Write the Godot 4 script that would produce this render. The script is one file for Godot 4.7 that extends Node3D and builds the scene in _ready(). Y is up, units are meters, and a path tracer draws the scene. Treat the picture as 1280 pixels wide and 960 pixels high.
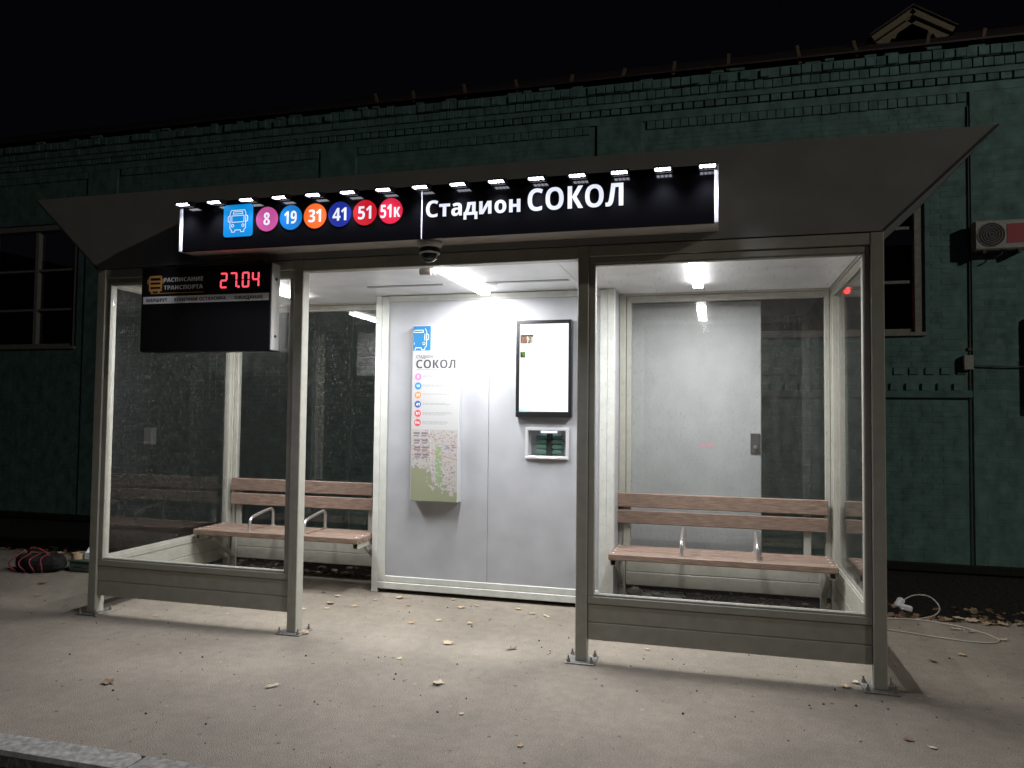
extends Node3D
# Bus shelter at night. Shelter front plane is z = 0 (street side +z), left front post at x = 0, pavement top at y = 0.

const W := 5.058          # shelter width
const BACK := -1.517      # plane of the rear glass
const KF := -1.197        # plane of the kiosk front
const WALL := -7.33       # face of the brick wall behind
const FOOT := -0.63       # the building stands lower than the pavement
const FALL := 0.184       # slope of the soil between pavement and building

var used := {}
var mats := {}
var meshes := {}
var tex := {}
var rng := RandomNumberGenerator.new()
var font_bold: SystemFont
var font_plain: SystemFont

# ---------------------------------------------------------------- naming
func numbered(called: String) -> String:
	if not used.has(called):
		used[called] = 0
		return called
	used[called] += 1
	return "%s_%03d" % [called, used[called]]

func thing(called: String, label: String, category: String, at := Vector3.ZERO, group := "") -> Node3D:
	var o := Node3D.new()
	o.name = numbered(called)
	add_child(o)
	o.position = at
	tag(o, label, category, group)
	return o

func tag(o: Node, label: String, category: String, group := "") -> void:
	o.set_meta("label", label)
	o.set_meta("category", category)
	if group:
		o.set_meta("group", group)

func put(parent: Node, called: String, mesh: Mesh, m: Material, at := Vector3.ZERO, turn := Vector3.ZERO) -> MeshInstance3D:
	var o := MeshInstance3D.new()
	o.name = numbered(called) if parent == self else called
	o.mesh = mesh
	o.material_override = m
	parent.add_child(o, true)
	o.position = at
	o.rotation = turn
	return o

# a bevelled box between two corners, given in the parent's axes
func box(parent: Node, called: String, a: Vector3, b: Vector3, m: Material, bevel := 0.003) -> MeshInstance3D:
	return put(parent, called, block(b - a, bevel), m, (a + b) / 2.0)

# ---------------------------------------------------------------- shapes
func tri(st: SurfaceTool, a: Vector3, b: Vector3, c: Vector3, out: Vector3) -> void:
	var n := (b - a).cross(c - a)
	if n.length_squared() < 1e-16:
		return
	n = n.normalized()
	var pts := [a, b, c]
	if n.dot(out) > 0.0:
		pts = [a, c, b]
	else:
		n = -n
	for v in pts:
		st.set_normal(n)
		st.add_vertex(v)

func quad(st: SurfaceTool, a: Vector3, b: Vector3, c: Vector3, d: Vector3, out: Vector3) -> void:
	tri(st, a, b, c, out)
	tri(st, a, c, d, out)

func add_block(st: SurfaceTool, at: Vector3, size: Vector3, e: float) -> void:
	var h := size / 2.0
	e = minf(e, minf(h.x, minf(h.y, h.z)) * 0.45)
	var i := h - Vector3(e, e, e)
	for ax in 3:
		var u := (ax + 1) % 3
		var v := (ax + 2) % 3
		for s in [-1.0, 1.0]:
			var p := []
			for k in [[-1, -1], [1, -1], [1, 1], [-1, 1]]:
				var q := Vector3.ZERO
				q[ax] = h[ax] * s
				q[u] = i[u] * k[0]
				q[v] = i[v] * k[1]
				p.append(q + at)
			var n := Vector3.ZERO
			n[ax] = s
			quad(st, p[0], p[1], p[2], p[3], n)
		if e <= 0.0:
			continue
		for su in [-1.0, 1.0]:
			for sv in [-1.0, 1.0]:
				var n := Vector3.ZERO
				n[u] = su
				n[v] = sv
				var p := []
				for k in [[-1, 0], [1, 0], [1, 1], [-1, 1]]:
					var q := Vector3.ZERO
					q[ax] = i[ax] * k[0]
					q[u] = (h[u] if k[1] == 0 else i[u]) * su
					q[v] = (i[v] if k[1] == 0 else h[v]) * sv
					p.append(q + at)
				quad(st, p[0], p[1], p[2], p[3], n)
	if e > 0.0:
		for sx in [-1.0, 1.0]:
			for sy in [-1.0, 1.0]:
				for sz in [-1.0, 1.0]:
					var n := Vector3(sx, sy, sz)
					tri(st, Vector3(h.x, i.y, i.z) * n + at, Vector3(i.x, h.y, i.z) * n + at, Vector3(i.x, i.y, h.z) * n + at, n)

func begin() -> SurfaceTool:
	var st := SurfaceTool.new()
	st.begin(Mesh.PRIMITIVE_TRIANGLES)
	return st

func block(size: Vector3, e := 0.003) -> Mesh:
	var key := "b%.4f,%.4f,%.4f,%.4f" % [size.x, size.y, size.z, e]
	if not meshes.has(key):
		var st := begin()
		add_block(st, Vector3.ZERO, size, e)
		meshes[key] = st.commit()
	return meshes[key]

func add_tube(st: SurfaceTool, path: PackedVector3Array, r: float, sides := 10, closed_ends := true) -> void:
	var rings := []
	var up := Vector3.UP
	for k in path.size():
		var d := (path[mini(k + 1, path.size() - 1)] - path[maxi(k - 1, 0)]).normalized()
		if absf(d.dot(up)) > 0.95:
			up = Vector3.RIGHT
		var x := up.cross(d).normalized()
		var y := d.cross(x).normalized()
		up = y
		var ring := []
		for s in sides:
			var a := TAU * s / sides
			ring.append([path[k] + (x * cos(a) + y * sin(a)) * r, x * cos(a) + y * sin(a)])
		rings.append(ring)
	for k in path.size() - 1:
		for s in sides:
			var t := (s + 1) % sides
			var q := [rings[k][s], rings[k][t], rings[k + 1][t], rings[k + 1][s]]
			var n: Vector3 = (q[1][0] - q[0][0]).cross(q[2][0] - q[0][0])
			var order := [0, 2, 1, 0, 3, 2] if n.dot(q[0][1]) > 0 else [0, 1, 2, 0, 2, 3]
			for o in order:
				st.set_normal(q[o][1])
				st.add_vertex(q[o][0])
	if closed_ends:
		for e in [0, path.size() - 1]:
			var out := (path[0] - path[1]) if e == 0 else (path[e] - path[e - 1])
			for s in range(1, sides - 1):
				tri(st, rings[e][0][0], rings[e][s][0], rings[e][s + 1][0], out)

func tube(path: PackedVector3Array, r: float, sides := 10) -> Mesh:
	var st := begin()
	add_tube(st, path, r, sides)
	return st.commit()

func smooth_path(points: Array, steps := 8) -> PackedVector3Array:
	var out := PackedVector3Array()
	for k in points.size() - 1:
		var p0: Vector3 = points[maxi(k - 1, 0)]
		var p1: Vector3 = points[k]
		var p2: Vector3 = points[k + 1]
		var p3: Vector3 = points[mini(k + 2, points.size() - 1)]
		for s in steps:
			out.append(p1.cubic_interpolate(p2, p0, p3, float(s) / steps))
	out.append(points[-1])
	return out

# a solid turned about y: profile of (radius, height)
func lathe(profile: Array, sides := 24) -> Mesh:
	var st := begin()
	for k in profile.size() - 1:
		var a: Vector2 = profile[k]
		var b: Vector2 = profile[k + 1]
		var t := (b - a).normalized()
		var nr := Vector2(t.y, -t.x)
		for s in sides:
			var u := TAU * s / sides
			var v := TAU * (s + 1) / sides
			var cu := Vector3(cos(u), 0, sin(u))
			var cv := Vector3(cos(v), 0, sin(v))
			var p := [cu * a.x + Vector3.UP * a.y, cv * a.x + Vector3.UP * a.y, cv * b.x + Vector3.UP * b.y, cu * b.x + Vector3.UP * b.y]
			var n := [cu * nr.x + Vector3.UP * nr.y, cv * nr.x + Vector3.UP * nr.y, cv * nr.x + Vector3.UP * nr.y, cu * nr.x + Vector3.UP * nr.y]
			var g: Vector3 = (p[2] - p[0]).cross(p[3] - p[1])
			var order := [0, 2, 1, 0, 3, 2] if g.dot(n[0]) > 0 else [0, 1, 2, 0, 2, 3]
			for o in order:
				st.set_normal(n[o])
				st.add_vertex(p[o])
	return st.commit()

# a flat plate of a polygon in xy, from z = 0 to z = depth
func plate(poly: PackedVector2Array, depth: float) -> Mesh:
	var st := begin()
	var idx := Geometry2D.triangulate_polygon(poly)
	for k in range(0, idx.size(), 3):
		var a := poly[idx[k]]
		var b := poly[idx[k + 1]]
		var c := poly[idx[k + 2]]
		tri(st, Vector3(a.x, a.y, depth), Vector3(b.x, b.y, depth), Vector3(c.x, c.y, depth), Vector3.BACK)
		tri(st, Vector3(a.x, a.y, 0), Vector3(b.x, b.y, 0), Vector3(c.x, c.y, 0), Vector3.FORWARD)
	var ccw := not Geometry2D.is_polygon_clockwise(poly)
	for k in poly.size():
		var a := poly[k]
		var b := poly[(k + 1) % poly.size()]
		var d := b - a
		var n := Vector3(d.y, -d.x, 0) * (1.0 if ccw else -1.0)
		quad(st, Vector3(a.x, a.y, 0), Vector3(b.x, b.y, 0), Vector3(b.x, b.y, depth), Vector3(a.x, a.y, depth), n)
	return st.commit()

func disc(r: float, sides := 40) -> PackedVector2Array:
	var p := PackedVector2Array()
	for k in sides:
		p.append(Vector2(cos(TAU * k / sides), sin(TAU * k / sides)) * r)
	return p

func rounded(w: float, h: float, r: float) -> PackedVector2Array:
	var p := PackedVector2Array()
	for q in 4:
		var c := Vector2((w / 2 - r) * [1, -1, -1, 1][q], (h / 2 - r) * [1, 1, -1, -1][q])
		for k in 7:
			var a := PI / 2 * (q + k / 6.0)
			p.append(c + Vector2(cos(a), sin(a)) * r)
	return p

# line drawing: bars along polylines in xy, joined into one mesh
func line_art(lines: Array, width: float, depth: float) -> Mesh:
	var st := begin()
	for l in lines:
		for k in l.size() - 1:
			var a: Vector2 = l[k]
			var b: Vector2 = l[k + 1]
			var t := (b - a).normalized() * width / 2
			var n := Vector2(-t.y, t.x)
			var p := [a - t - n, b + t - n, b + t + n, a - t + n]
			var f := []
			for q in p:
				f.append(Vector3(q.x, q.y, depth))
			quad(st, f[0], f[1], f[2], f[3], Vector3.BACK)
	return st.commit()

# bus seen from the front, in a unit square, as polylines
func bus_lines() -> Array:
	var body := []
	for p in [[-0.30, -0.36], [-0.36, -0.30], [-0.36, 0.30], [-0.30, 0.42], [0.30, 0.42], [0.36, 0.30], [0.36, -0.30], [0.30, -0.36]]:
		body.append(Vector2(p[0], p[1]))
	var under := []
	for p in [[-0.30, -0.36], [-0.28, -0.46], [-0.15, -0.46], [-0.12, -0.38], [0.12, -0.38], [0.15, -0.46], [0.28, -0.46], [0.30, -0.36]]:
		under.append(Vector2(p[0], p[1]))
	var screen := []
	for p in [[-0.28, -0.06], [-0.28, 0.20], [0.28, 0.20], [0.28, -0.06], [-0.28, -0.06]]:
		screen.append(Vector2(p[0], p[1]))
	var board := []
	for p in [[-0.22, 0.27], [-0.20, 0.36], [0.20, 0.36], [0.22, 0.27], [-0.22, 0.27]]:
		board.append(Vector2(p[0], p[1]))
	var out := [body, under, screen, board]
	for s in [-1.0, 1.0]:
		var mirror := []
		for p in [[0.36, 0.22], [0.45, 0.16], [0.45, -0.02], [0.36, -0.06]]:
			mirror.append(Vector2(p[0] * s, p[1]))
		out.append(mirror)
		var lamp := []
		for k in 9:
			lamp.append(Vector2(0.24 * s, -0.20) + Vector2(cos(TAU * k / 8), sin(TAU * k / 8)) * 0.055)
		out.append(lamp)
	return out

func scaled_lines(lines: Array, s: float, at := Vector2.ZERO) -> Array:
	var out := []
	for l in lines:
		var q := []
		for p in l:
			q.append(p * s + at)
		out.append(q)
	return out

# lettering fitted between x0 and x1 with capitals between y0 and y1, at depth z
func letters(parent: Node, called: String, text: String, bold: bool, x0: float, x1: float, y0: float, y1: float, z: float, depth: float, m: Material) -> MeshInstance3D:
	var t := TextMesh.new()
	t.font = font_bold if bold else font_plain
	t.text = text
	t.font_size = 64
	t.pixel_size = 0.01
	t.depth = 0.1
	t.curve_step = 1.0
	t.horizontal_alignment = HORIZONTAL_ALIGNMENT_LEFT
	t.vertical_alignment = VERTICAL_ALIGNMENT_BOTTOM
	var cap := TextMesh.new()
	cap.font = t.font
	cap.text = "Н"
	cap.font_size = 64
	cap.pixel_size = 0.01
	cap.depth = 0.1
	cap.horizontal_alignment = HORIZONTAL_ALIGNMENT_LEFT
	cap.vertical_alignment = VERTICAL_ALIGNMENT_BOTTOM
	var b := t.get_aabb()
	var c := cap.get_aabb()
	var sx := (x1 - x0) / b.size.x
	var sy := (y1 - y0) / c.size.y
	# bake the fit into a mesh of its own
	var st := begin()
	st.append_from(t, 0, Transform3D(Basis.from_scale(Vector3(sx, sy, depth / 0.1)), Vector3(x0 - b.position.x * sx, y0 - c.position.y * sy, z + depth / 2)))
	return put(parent, called, st.commit(), m)

# ---------------------------------------------------------------- textures and materials
func noise_tex(key: String, freq: float, lo: float, hi: float, octaves := 4, size := 512, kind := FastNoiseLite.TYPE_SIMPLEX_SMOOTH, mid := -1.0) -> Texture2D:
	if tex.has(key):
		return tex[key]
	var n := FastNoiseLite.new()
	n.seed = key.hash() % 1000
	n.noise_type = kind
	n.frequency = freq
	n.fractal_octaves = octaves
	var t := NoiseTexture2D.new()
	t.width = size
	t.height = size
	t.seamless = true
	t.noise = n
	var g := Gradient.new()
	g.set_color(0, Color(lo, lo, lo))
	g.set_color(1, Color(hi, hi, hi))
	if mid >= 0.0:
		g.add_point(0.5, Color(mid, mid, mid))
	t.color_ramp = g
	tex[key] = t
	return t

func mat(key: String, lin: Color, rough: float, metal := 0.0, wear: Texture2D = null, wear_scale := 1.0, bump: Texture2D = null, bump_cm := 0.0) -> StandardMaterial3D:
	if mats.has(key):
		return mats[key]
	var m := StandardMaterial3D.new()
	m.resource_name = key
	m.albedo_color = lin.linear_to_srgb()
	m.roughness = rough
	m.metallic = metal
	if wear:
		m.albedo_texture = wear
		m.uv1_triplanar = true
		m.uv1_world_triplanar = true
		m.uv1_scale = Vector3.ONE * wear_scale
	if bump:
		m.heightmap_enabled = true
		m.heightmap_texture = bump
		m.heightmap_scale = bump_cm
	mats[key] = m
	return m

func glow(key: String, lin: Color, energy: float) -> StandardMaterial3D:
	if mats.has(key):
		return mats[key]
	var m := StandardMaterial3D.new()
	m.resource_name = key
	m.albedo_color = Color(lin.r * 0.06, lin.g * 0.06, lin.b * 0.06).linear_to_srgb()
	m.roughness = 0.5
	m.metallic_specular = 0.15
	m.emission_enabled = true
	m.emission = lin.linear_to_srgb()
	m.emission_energy_multiplier = energy
	mats[key] = m
	return m

func srgb(r: float, g: float, b: float) -> Color:
	return Color(r / 255.0, g / 255.0, b / 255.0).srgb_to_linear()

func glass_mat() -> StandardMaterial3D:
	if mats.has("glass"):
		return mats["glass"]
	var m := StandardMaterial3D.new()
	m.resource_name = "glass"
	m.transparency = BaseMaterial3D.TRANSPARENCY_ALPHA
	m.albedo_color = Color(0.20, 0.24, 0.23, 0.004)
	m.roughness = 0.02
	m.metallic_specular = 0.5
	mats["glass"] = m
	return m

# dried drops and dust on the glass: an alpha texture of specks and runs
func dust_mat(heavy: bool) -> StandardMaterial3D:
	var key := "heavy dust" if heavy else "light dust"
	if mats.has(key):
		return mats[key]
	var base := 0.9 if heavy else 0.30
	var s := 512
	var im := Image.create(s, s, false, Image.FORMAT_RGBA8)
	var film := FastNoiseLite.new()
	film.seed = 5
	film.frequency = 0.014
	film.fractal_octaves = 4
	var fine := FastNoiseLite.new()
	fine.seed = 11
	fine.frequency = 0.22
	fine.fractal_octaves = 2
	var blot := FastNoiseLite.new()
	blot.seed = 23
	blot.frequency = 0.05
	blot.fractal_octaves = 3
	for y in s:
		for x in s:
			# made seamless by folding
			var fx := absf(x - s / 2.0)
			var fy := absf(y - s / 2.0)
			var f := clampf(film.get_noise_2d(fx * 2.0, fy * 0.6) * 1.2 + 0.45, 0, 1)
			var b := clampf(blot.get_noise_2d(fx * 1.6, fy * 0.7) * 2.4 - 0.55, 0, 1)
			var g := clampf(fine.get_noise_2d(x, y) * 2.2 - 0.1, 0, 1)
			var a := base * (0.014 + 0.006 * f + 0.050 * g * (0.5 + 0.5 * f)) + 0.16 * b * g * (1.0 if heavy else 0.9)
			im.set_pixel(x, y, Color(1, 1, 1, clampf(a, 0, 1)))
	for k in 130:
		var px := rng.randi_range(3, s - 4)
		var py := rng.randi_range(3, s - 16)
		var run := rng.randi_range(1, 3) if rng.randf() < 0.75 else rng.randi_range(4, 13)
		for j in run:
			im.set_pixel(px, py + j, Color(1, 1, 1, rng.randf_range(0.08, 0.3)))
	var m := StandardMaterial3D.new()
	m.resource_name = key
	m.transparency = BaseMaterial3D.TRANSPARENCY_ALPHA
	m.albedo_color = Color(0.48, 0.46, 0.42).linear_to_srgb()
	m.albedo_texture = ImageTexture.create_from_image(im)
	m.uv1_triplanar = true
	m.uv1_world_triplanar = true
	m.uv1_scale = Vector3(1.1, 1.1, 1.1)
	m.roughness = 1.0
	mats[key] = m
	return m

func asphalt_tex() -> Array:
	var s := 1024
	var im := Image.create(s, s, true, Image.FORMAT_RGBA8)
	var hi := Image.create(s, s, false, Image.FORMAT_L8)
	var fine := FastNoiseLite.new()
	fine.seed = 3
	fine.frequency = 0.16
	fine.fractal_octaves = 3
	var mid := FastNoiseLite.new()
	mid.seed = 9
	mid.frequency = 0.012
	mid.fractal_octaves = 4
	for y in s:
		for x in s:
			var n := fine.get_noise_2d(x, y)
			var p := mid.get_noise_2d(absf(x - s / 2.0), absf(y - s / 2.0))
			var v := 0.80 + 0.25 * n + 0.05 * p
			var speck := fine.get_noise_2d(x * 1.9 + 500, y * 1.9)
			if speck > 0.42:
				v += 0.10
			elif speck < -0.46:
				v -= 0.18
			im.set_pixel(x, y, Color(clampf(v, 0, 1), clampf(v * 0.985, 0, 1), clampf(v * 0.96, 0, 1)))
			hi.set_pixel(x, y, Color.from_hsv(0, 0, clampf(0.5 + 0.5 * n, 0, 1)))
	var ar := RandomNumberGenerator.new()
	ar.seed = 31
	# gum spots, oil marks and scratches
	for k in 24:
		var cx := ar.randi_range(20, s - 20)
		var cy := ar.randi_range(20, s - 20)
		var rr := ar.randf_range(3.0, 9.0)
		var tone := ar.randf_range(0.62, 0.86) if k % 4 else 1.12
		for dy in range(-10, 11):
			for dx in range(-10, 11):
				if Vector2(dx * ar.randf_range(0.9, 1.1), dy).length() < rr:
					var c := im.get_pixel(cx + dx, cy + dy)
					im.set_pixel(cx + dx, cy + dy, Color(c.r * tone, c.g * tone, c.b * tone))
	for k in 16:
		var p := Vector2(ar.randf() * s, ar.randf() * s)
		var d := Vector2.from_angle(ar.randf() * TAU)
		var tone := 1.14 if k % 3 else 0.6
		for j in ar.randi_range(30, 130):
			d = d.rotated(ar.randf_range(-0.12, 0.12))
			p += d
			var q := Vector2i(posmod(int(p.x), s), posmod(int(p.y), s))
			var c := im.get_pixel(q.x, q.y)
			im.set_pixel(q.x, q.y, Color(c.r * tone, c.g * tone, c.b * tone))
	return [ImageTexture.create_from_image(im), ImageTexture.create_from_image(hi)]

func asphalt_mat(key: String, lin: Color, rough: float) -> StandardMaterial3D:
	if not tex.has("asphalt"):
		tex["asphalt"] = asphalt_tex()
	var m := mat(key, lin, rough, 0.0, tex["asphalt"][0], 0.85, tex["asphalt"][1], 0.35)
	m.detail_enabled = true
	m.detail_blend_mode = BaseMaterial3D.BLEND_MODE_MUL
	m.detail_uv_layer = BaseMaterial3D.DETAIL_UV_2
	m.uv2_triplanar = true
	m.uv2_world_triplanar = true
	m.uv2_scale = Vector3.ONE * 0.16
	m.detail_albedo = noise_tex("worn patches", 0.012, 0.84, 1.0, 5, 512, FastNoiseLite.TYPE_SIMPLEX_SMOOTH, 0.92)
	return m

# ---------------------------------------------------------------- the scene
func _ready() -> void:
	rng.seed = 2704
	font_bold = SystemFont.new()
	font_bold.font_names = PackedStringArray(["Droid Sans"])
	font_bold.font_weight = 700
	font_plain = SystemFont.new()
	font_plain.font_names = PackedStringArray(["Droid Sans"])

	set_camera()
	set_sky()
	make_ground()
	make_building()
	make_shelter()
	make_kiosk()
	make_sign()
	make_ceiling_lights()
	make_benches()
	make_board()
	make_small_things()
	make_litter()
	make_street_lamp()

func set_camera() -> void:
	var cam := Camera3D.new()
	cam.name = "camera"
	add_child(cam)
	# columns fitted to the posts, the rear corners and the kiosk
	cam.basis = Basis(Vector3.UP, 0.266908) * Basis(Vector3.RIGHT, 0.040329) * Basis(Vector3.BACK, 0.011073)
	cam.position = Vector3(4.2116, 1.4110, 4.3130)
	cam.fov = rad_to_deg(2.0 * atan(480.0 / 941.15))
	cam.near = 0.05
	cam.far = 1200.0
	cam.current = true

func set_sky() -> void:
	var env := Environment.new()
	env.background_mode = Environment.BG_SKY
	var sm := ProceduralSkyMaterial.new()
	sm.sky_top_color = Color(0.0011, 0.0009, 0.0015).linear_to_srgb()
	sm.sky_horizon_color = Color(0.0018, 0.0014, 0.0020).linear_to_srgb()
	sm.ground_horizon_color = Color(0.0016, 0.0013, 0.0016).linear_to_srgb()
	sm.ground_bottom_color = Color(0.001, 0.001, 0.001).linear_to_srgb()
	sm.sun_angle_max = 1.0
	var sky := Sky.new()
	sky.sky_material = sm
	env.sky = sky
	env.tonemap_mode = Environment.TONE_MAPPER_LINEAR
	env.tonemap_exposure = 1.0
	env.sdfgi_enabled = true
	env.ssao_enabled = true
	env.ssil_enabled = true
	var we := WorldEnvironment.new()
	we.name = "world_environment"
	we.environment = env
	add_child(we)

func structure(o: Node) -> void:
	o.set_meta("kind", "structure")

func make_ground() -> void:
	var soil := mat("soil", Color(0.045, 0.037, 0.028), 1.0, 0.0, noise_tex("soil grain", 0.05, 0.35, 1.0, 5), 0.7, noise_tex("soil lumps", 0.03, 0.0, 1.0, 5), 3.0)
	structure(put(self, "ground", block(Vector3(700, 0.1, 700), 0.0), soil, Vector3(0, -0.75, 0)))
	structure(box(self, "road", Vector3(-70, -0.69, 1.84), Vector3(70, -0.165, 9.0), asphalt_mat("road asphalt", Color(0.05, 0.05, 0.05), 0.9), 0.0))
	structure(box(self, "verge", Vector3(-70, -0.69, 9.0), Vector3(70, -0.05, 30.0), soil, 0.0))
	structure(put(self, "soil_slope", plate(PackedVector2Array([Vector2(1.50, -0.69), Vector2(1.50, -0.014), Vector2(1.66, -0.014), Vector2(5.0, FOOT), Vector2(40.0, FOOT), Vector2(40.0, -0.69)]), 140.0), soil, Vector3(70, 0, 0), Vector3(0, -PI / 2, 0)))
	# pavement with a ragged rear edge
	var poly := PackedVector2Array()
	poly.append(Vector2(-70, 1.68))
	poly.append(Vector2(70, 1.68))
	var n := FastNoiseLite.new()
	n.seed = 77
	n.frequency = 0.8
	var x := 70.0
	while x > -70.0:
		var near := absf(x - 2.5) < 9.0
		poly.append(Vector2(x, -1.68 - 0.08 * n.get_noise_1d(x)))
		x -= 0.12 if near else 3.0
	poly.append(Vector2(-70, -1.66))
	var flat := PackedVector2Array()
	for p in poly:
		flat.append(Vector2(p.x, -p.y))
	structure(put(self, "pavement", plate(flat, 0.13), asphalt_mat("pavement asphalt", Color(0.42, 0.376, 0.314), 0.85), Vector3(0, -0.13, 0), Vector3(-PI / 2, 0, 0)))
	# kerb of single stones
	var kerb := Node3D.new()
	kerb.name = "kerb"
	add_child(kerb)
	structure(kerb)
	var km := [
		mat("kerb concrete", Color(0.42, 0.41, 0.38), 0.9, 0.0, noise_tex("concrete", 0.03, 0.62, 1.0, 5), 1.3, noise_tex("soil lumps", 0.03, 0.0, 1.0, 5), 0.3),
		mat("kerb concrete worn", Color(0.36, 0.35, 0.32), 0.9, 0.0, noise_tex("concrete", 0.03, 0.62, 1.0, 5), 1.1, noise_tex("soil lumps", 0.03, 0.0, 1.0, 5), 0.4)]
	for k in 26:
		var x0 := 1.96 + (k - 13) * 1.0
		box(kerb, "kerb_stone", Vector3(x0 + 0.005, -0.19, 1.684), Vector3(x0 + 0.995, 0.012 + rng.randf_range(-0.004, 0.004), 1.836 + rng.randf_range(-0.004, 0.004)), km[k % 2], 0.014)

# ---------------------------------------------------------------- brick building behind
func make_building() -> void:
	var flake := noise_tex("old paint", 0.018, 0.80, 1.0, 5)
	var lumps := noise_tex("soil lumps", 0.03, 0.0, 1.0, 5)
	var paint := mat("turquoise paint", Color(0.140, 0.275, 0.252), 0.8, 0.0, flake, 0.35, lumps, 0.25)
	var paint2 := mat("turquoise paint faded", Color(0.155, 0.288, 0.265), 0.85, 0.0, flake, 0.6, lumps, 0.25)
	var paint3 := mat("turquoise paint dirty", Color(0.120, 0.240, 0.220), 0.85, 0.0, flake, 0.45, lumps, 0.25)
	for pm in [paint, paint2, paint3]:
		pm.detail_enabled = true
		pm.detail_blend_mode = BaseMaterial3D.BLEND_MODE_MUL
		pm.detail_uv_layer = BaseMaterial3D.DETAIL_UV_2
		pm.uv2_triplanar = true
		pm.uv2_world_triplanar = true
		pm.uv2_scale = Vector3(0.30, 0.16, 0.30)
		pm.detail_albedo = noise_tex("wall runs", 0.03, 0.78, 1.0, 5, 512, FastNoiseLite.TYPE_SIMPLEX_SMOOTH, 0.95)
	var shades := [paint, paint2, paint, paint3]
	var dark := mat("plinth tar", Color(0.02, 0.02, 0.019), 0.9, 0.0, noise_tex("soil grain", 0.05, 0.35, 1.0, 5), 0.8)
	var wood := mat("window wood", Color(0.28, 0.28, 0.25), 0.7, 0.0, flake, 1.3)
	var tin := mat("roof tin", Color(0.055, 0.040, 0.036), 0.6, 0.0, noise_tex("concrete", 0.03, 0.62, 1.0, 5), 0.4)
	var b := thing("brick_building", "long single-storey turquoise painted brick building with corbelled cornice behind the shelter", "building", Vector3(0, FOOT, WALL))
	# in the building's own axes y = 0 is its foot and z = 0 the wall face
	var mortar := -0.002
	var x_lo := -16.3
	var x_hi := 14.0
	var wins := [[-11.09, -7.63, 3.20, 5.65], [3.57, 7.02, 3.20, 5.65]]
	var top := 6.598
	# wall core round the two windows
	box(b, "wall", Vector3(x_lo, -0.05, -0.50), Vector3(x_hi, 3.20, mortar), paint, 0.0)
	box(b, "wall", Vector3(x_lo, 5.65, -0.50), Vector3(x_hi, top, mortar), paint, 0.0)
	box(b, "wall", Vector3(x_lo, 3.20, -0.50), Vector3(wins[0][0], 5.65, mortar), paint, 0.0)
	box(b, "wall", Vector3(wins[0][1], 3.20, -0.50), Vector3(wins[1][0], 5.65, mortar), paint, 0.0)
	box(b, "wall", Vector3(wins[1][1], 3.20, -0.50), Vector3(x_hi, 5.65, mortar), paint, 0.0)
	box(b, "back_wall", Vector3(x_lo, -0.05, -10.4), Vector3(x_hi, top, -10.0), paint, 0.0)
	box(b, "side_wall", Vector3(x_lo, -0.05, -9.99), Vector3(x_lo + 0.5, top, -0.501), paint, 0.0)
	box(b, "side_wall", Vector3(x_hi - 0.5, -0.05, -9.99), Vector3(x_hi, top, -0.501), paint, 0.0)
	box(b, "plinth", Vector3(x_lo - 0.05, -0.05, mortar + 0.0005), Vector3(x_hi + 0.05, 0.06, 0.09), dark, 0.01)
	# pilasters
	var pil := [[-12.16, -11.54], [-7.43, -6.75], [-2.47, -1.79], [2.38, 3.09], [7.59, 8.30], [12.41, 13.11]]
	for p in pil:
		box(b, "pilaster", Vector3(p[0], 0.061, mortar + 0.001), Vector3(p[1], top, 0.032), paint, 0.004)
	# frieze and cornice, each course further out than the one below
	box(b, "frieze", Vector3(x_lo, 6.599, -0.50), Vector3(x_hi, 6.724, 0.031), paint, 0.004)
	box(b, "frieze", Vector3(x_lo, 6.725, -0.50), Vector3(x_hi, 6.826, 0.012), paint, 0.0)
	box(b, "cornice", Vector3(x_lo, 6.827, -0.50), Vector3(x_hi, 6.910, 0.078), paint, 0.004)
	box(b, "cornice", Vector3(x_lo, 6.911, -0.50), Vector3(x_hi, 7.046, 0.084), paint, 0.0)
	box(b, "cornice", Vector3(x_lo, 7.047, -0.50), Vector3(x_hi, 7.193, 0.130), paint, 0.0)
	var lo := -10.2
	var hi := 9.7
	var x := lo
	while x < hi:
		# soldier bricks that hang over the recessed panels
		var inside := true
		for p in pil:
			if x + 0.118 > p[0] and x < p[1]:
				inside = false
		if inside:
			box(b, "soldier_brick", Vector3(x, 6.472 + rng.randf_range(-0.004, 0.004), mortar + 0.001), Vector3(x + 0.116, 6.5975, 0.027 + rng.randf_range(-0.006, 0.003)), shades[rng.randi() % 4], 0.005)
		x += 0.126
	x = lo
	while x < hi:
		box(b, "dentil", Vector3(x, 6.729 + rng.randf_range(0, 0.004), 0.0125), Vector3(x + 0.136, 6.823, 0.066 + rng.randf_range(-0.012, 0.008)), shades[rng.randi() % 4], 0.006)
		x += 0.158
	x = lo
	while x < hi:
		box(b, "cornice_brick", Vector3(x, 6.917 + rng.randf_range(-0.004, 0.004), 0.0845), Vector3(x + 0.122, 7.038 + rng.randf_range(-0.005, 0.005), 0.106 + rng.randf_range(-0.010, 0.008)), shades[rng.randi() % 4], 0.007)
		x += 0.131
	x = lo
	while x < hi:
		if rng.randf() > 0.13:
			box(b, "coping_brick", Vector3(x, 7.055 + rng.randf_range(-0.004, 0.004), 0.1305), Vector3(x + 0.132, 7.180 + rng.randf_range(-0.018, 0.010), 0.165 + rng.randf_range(-0.022, 0.010)), shades[rng.randi() % 4], 0.009)
		x += 0.143
	# ragged top bricks under the eaves
	x = lo
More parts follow.
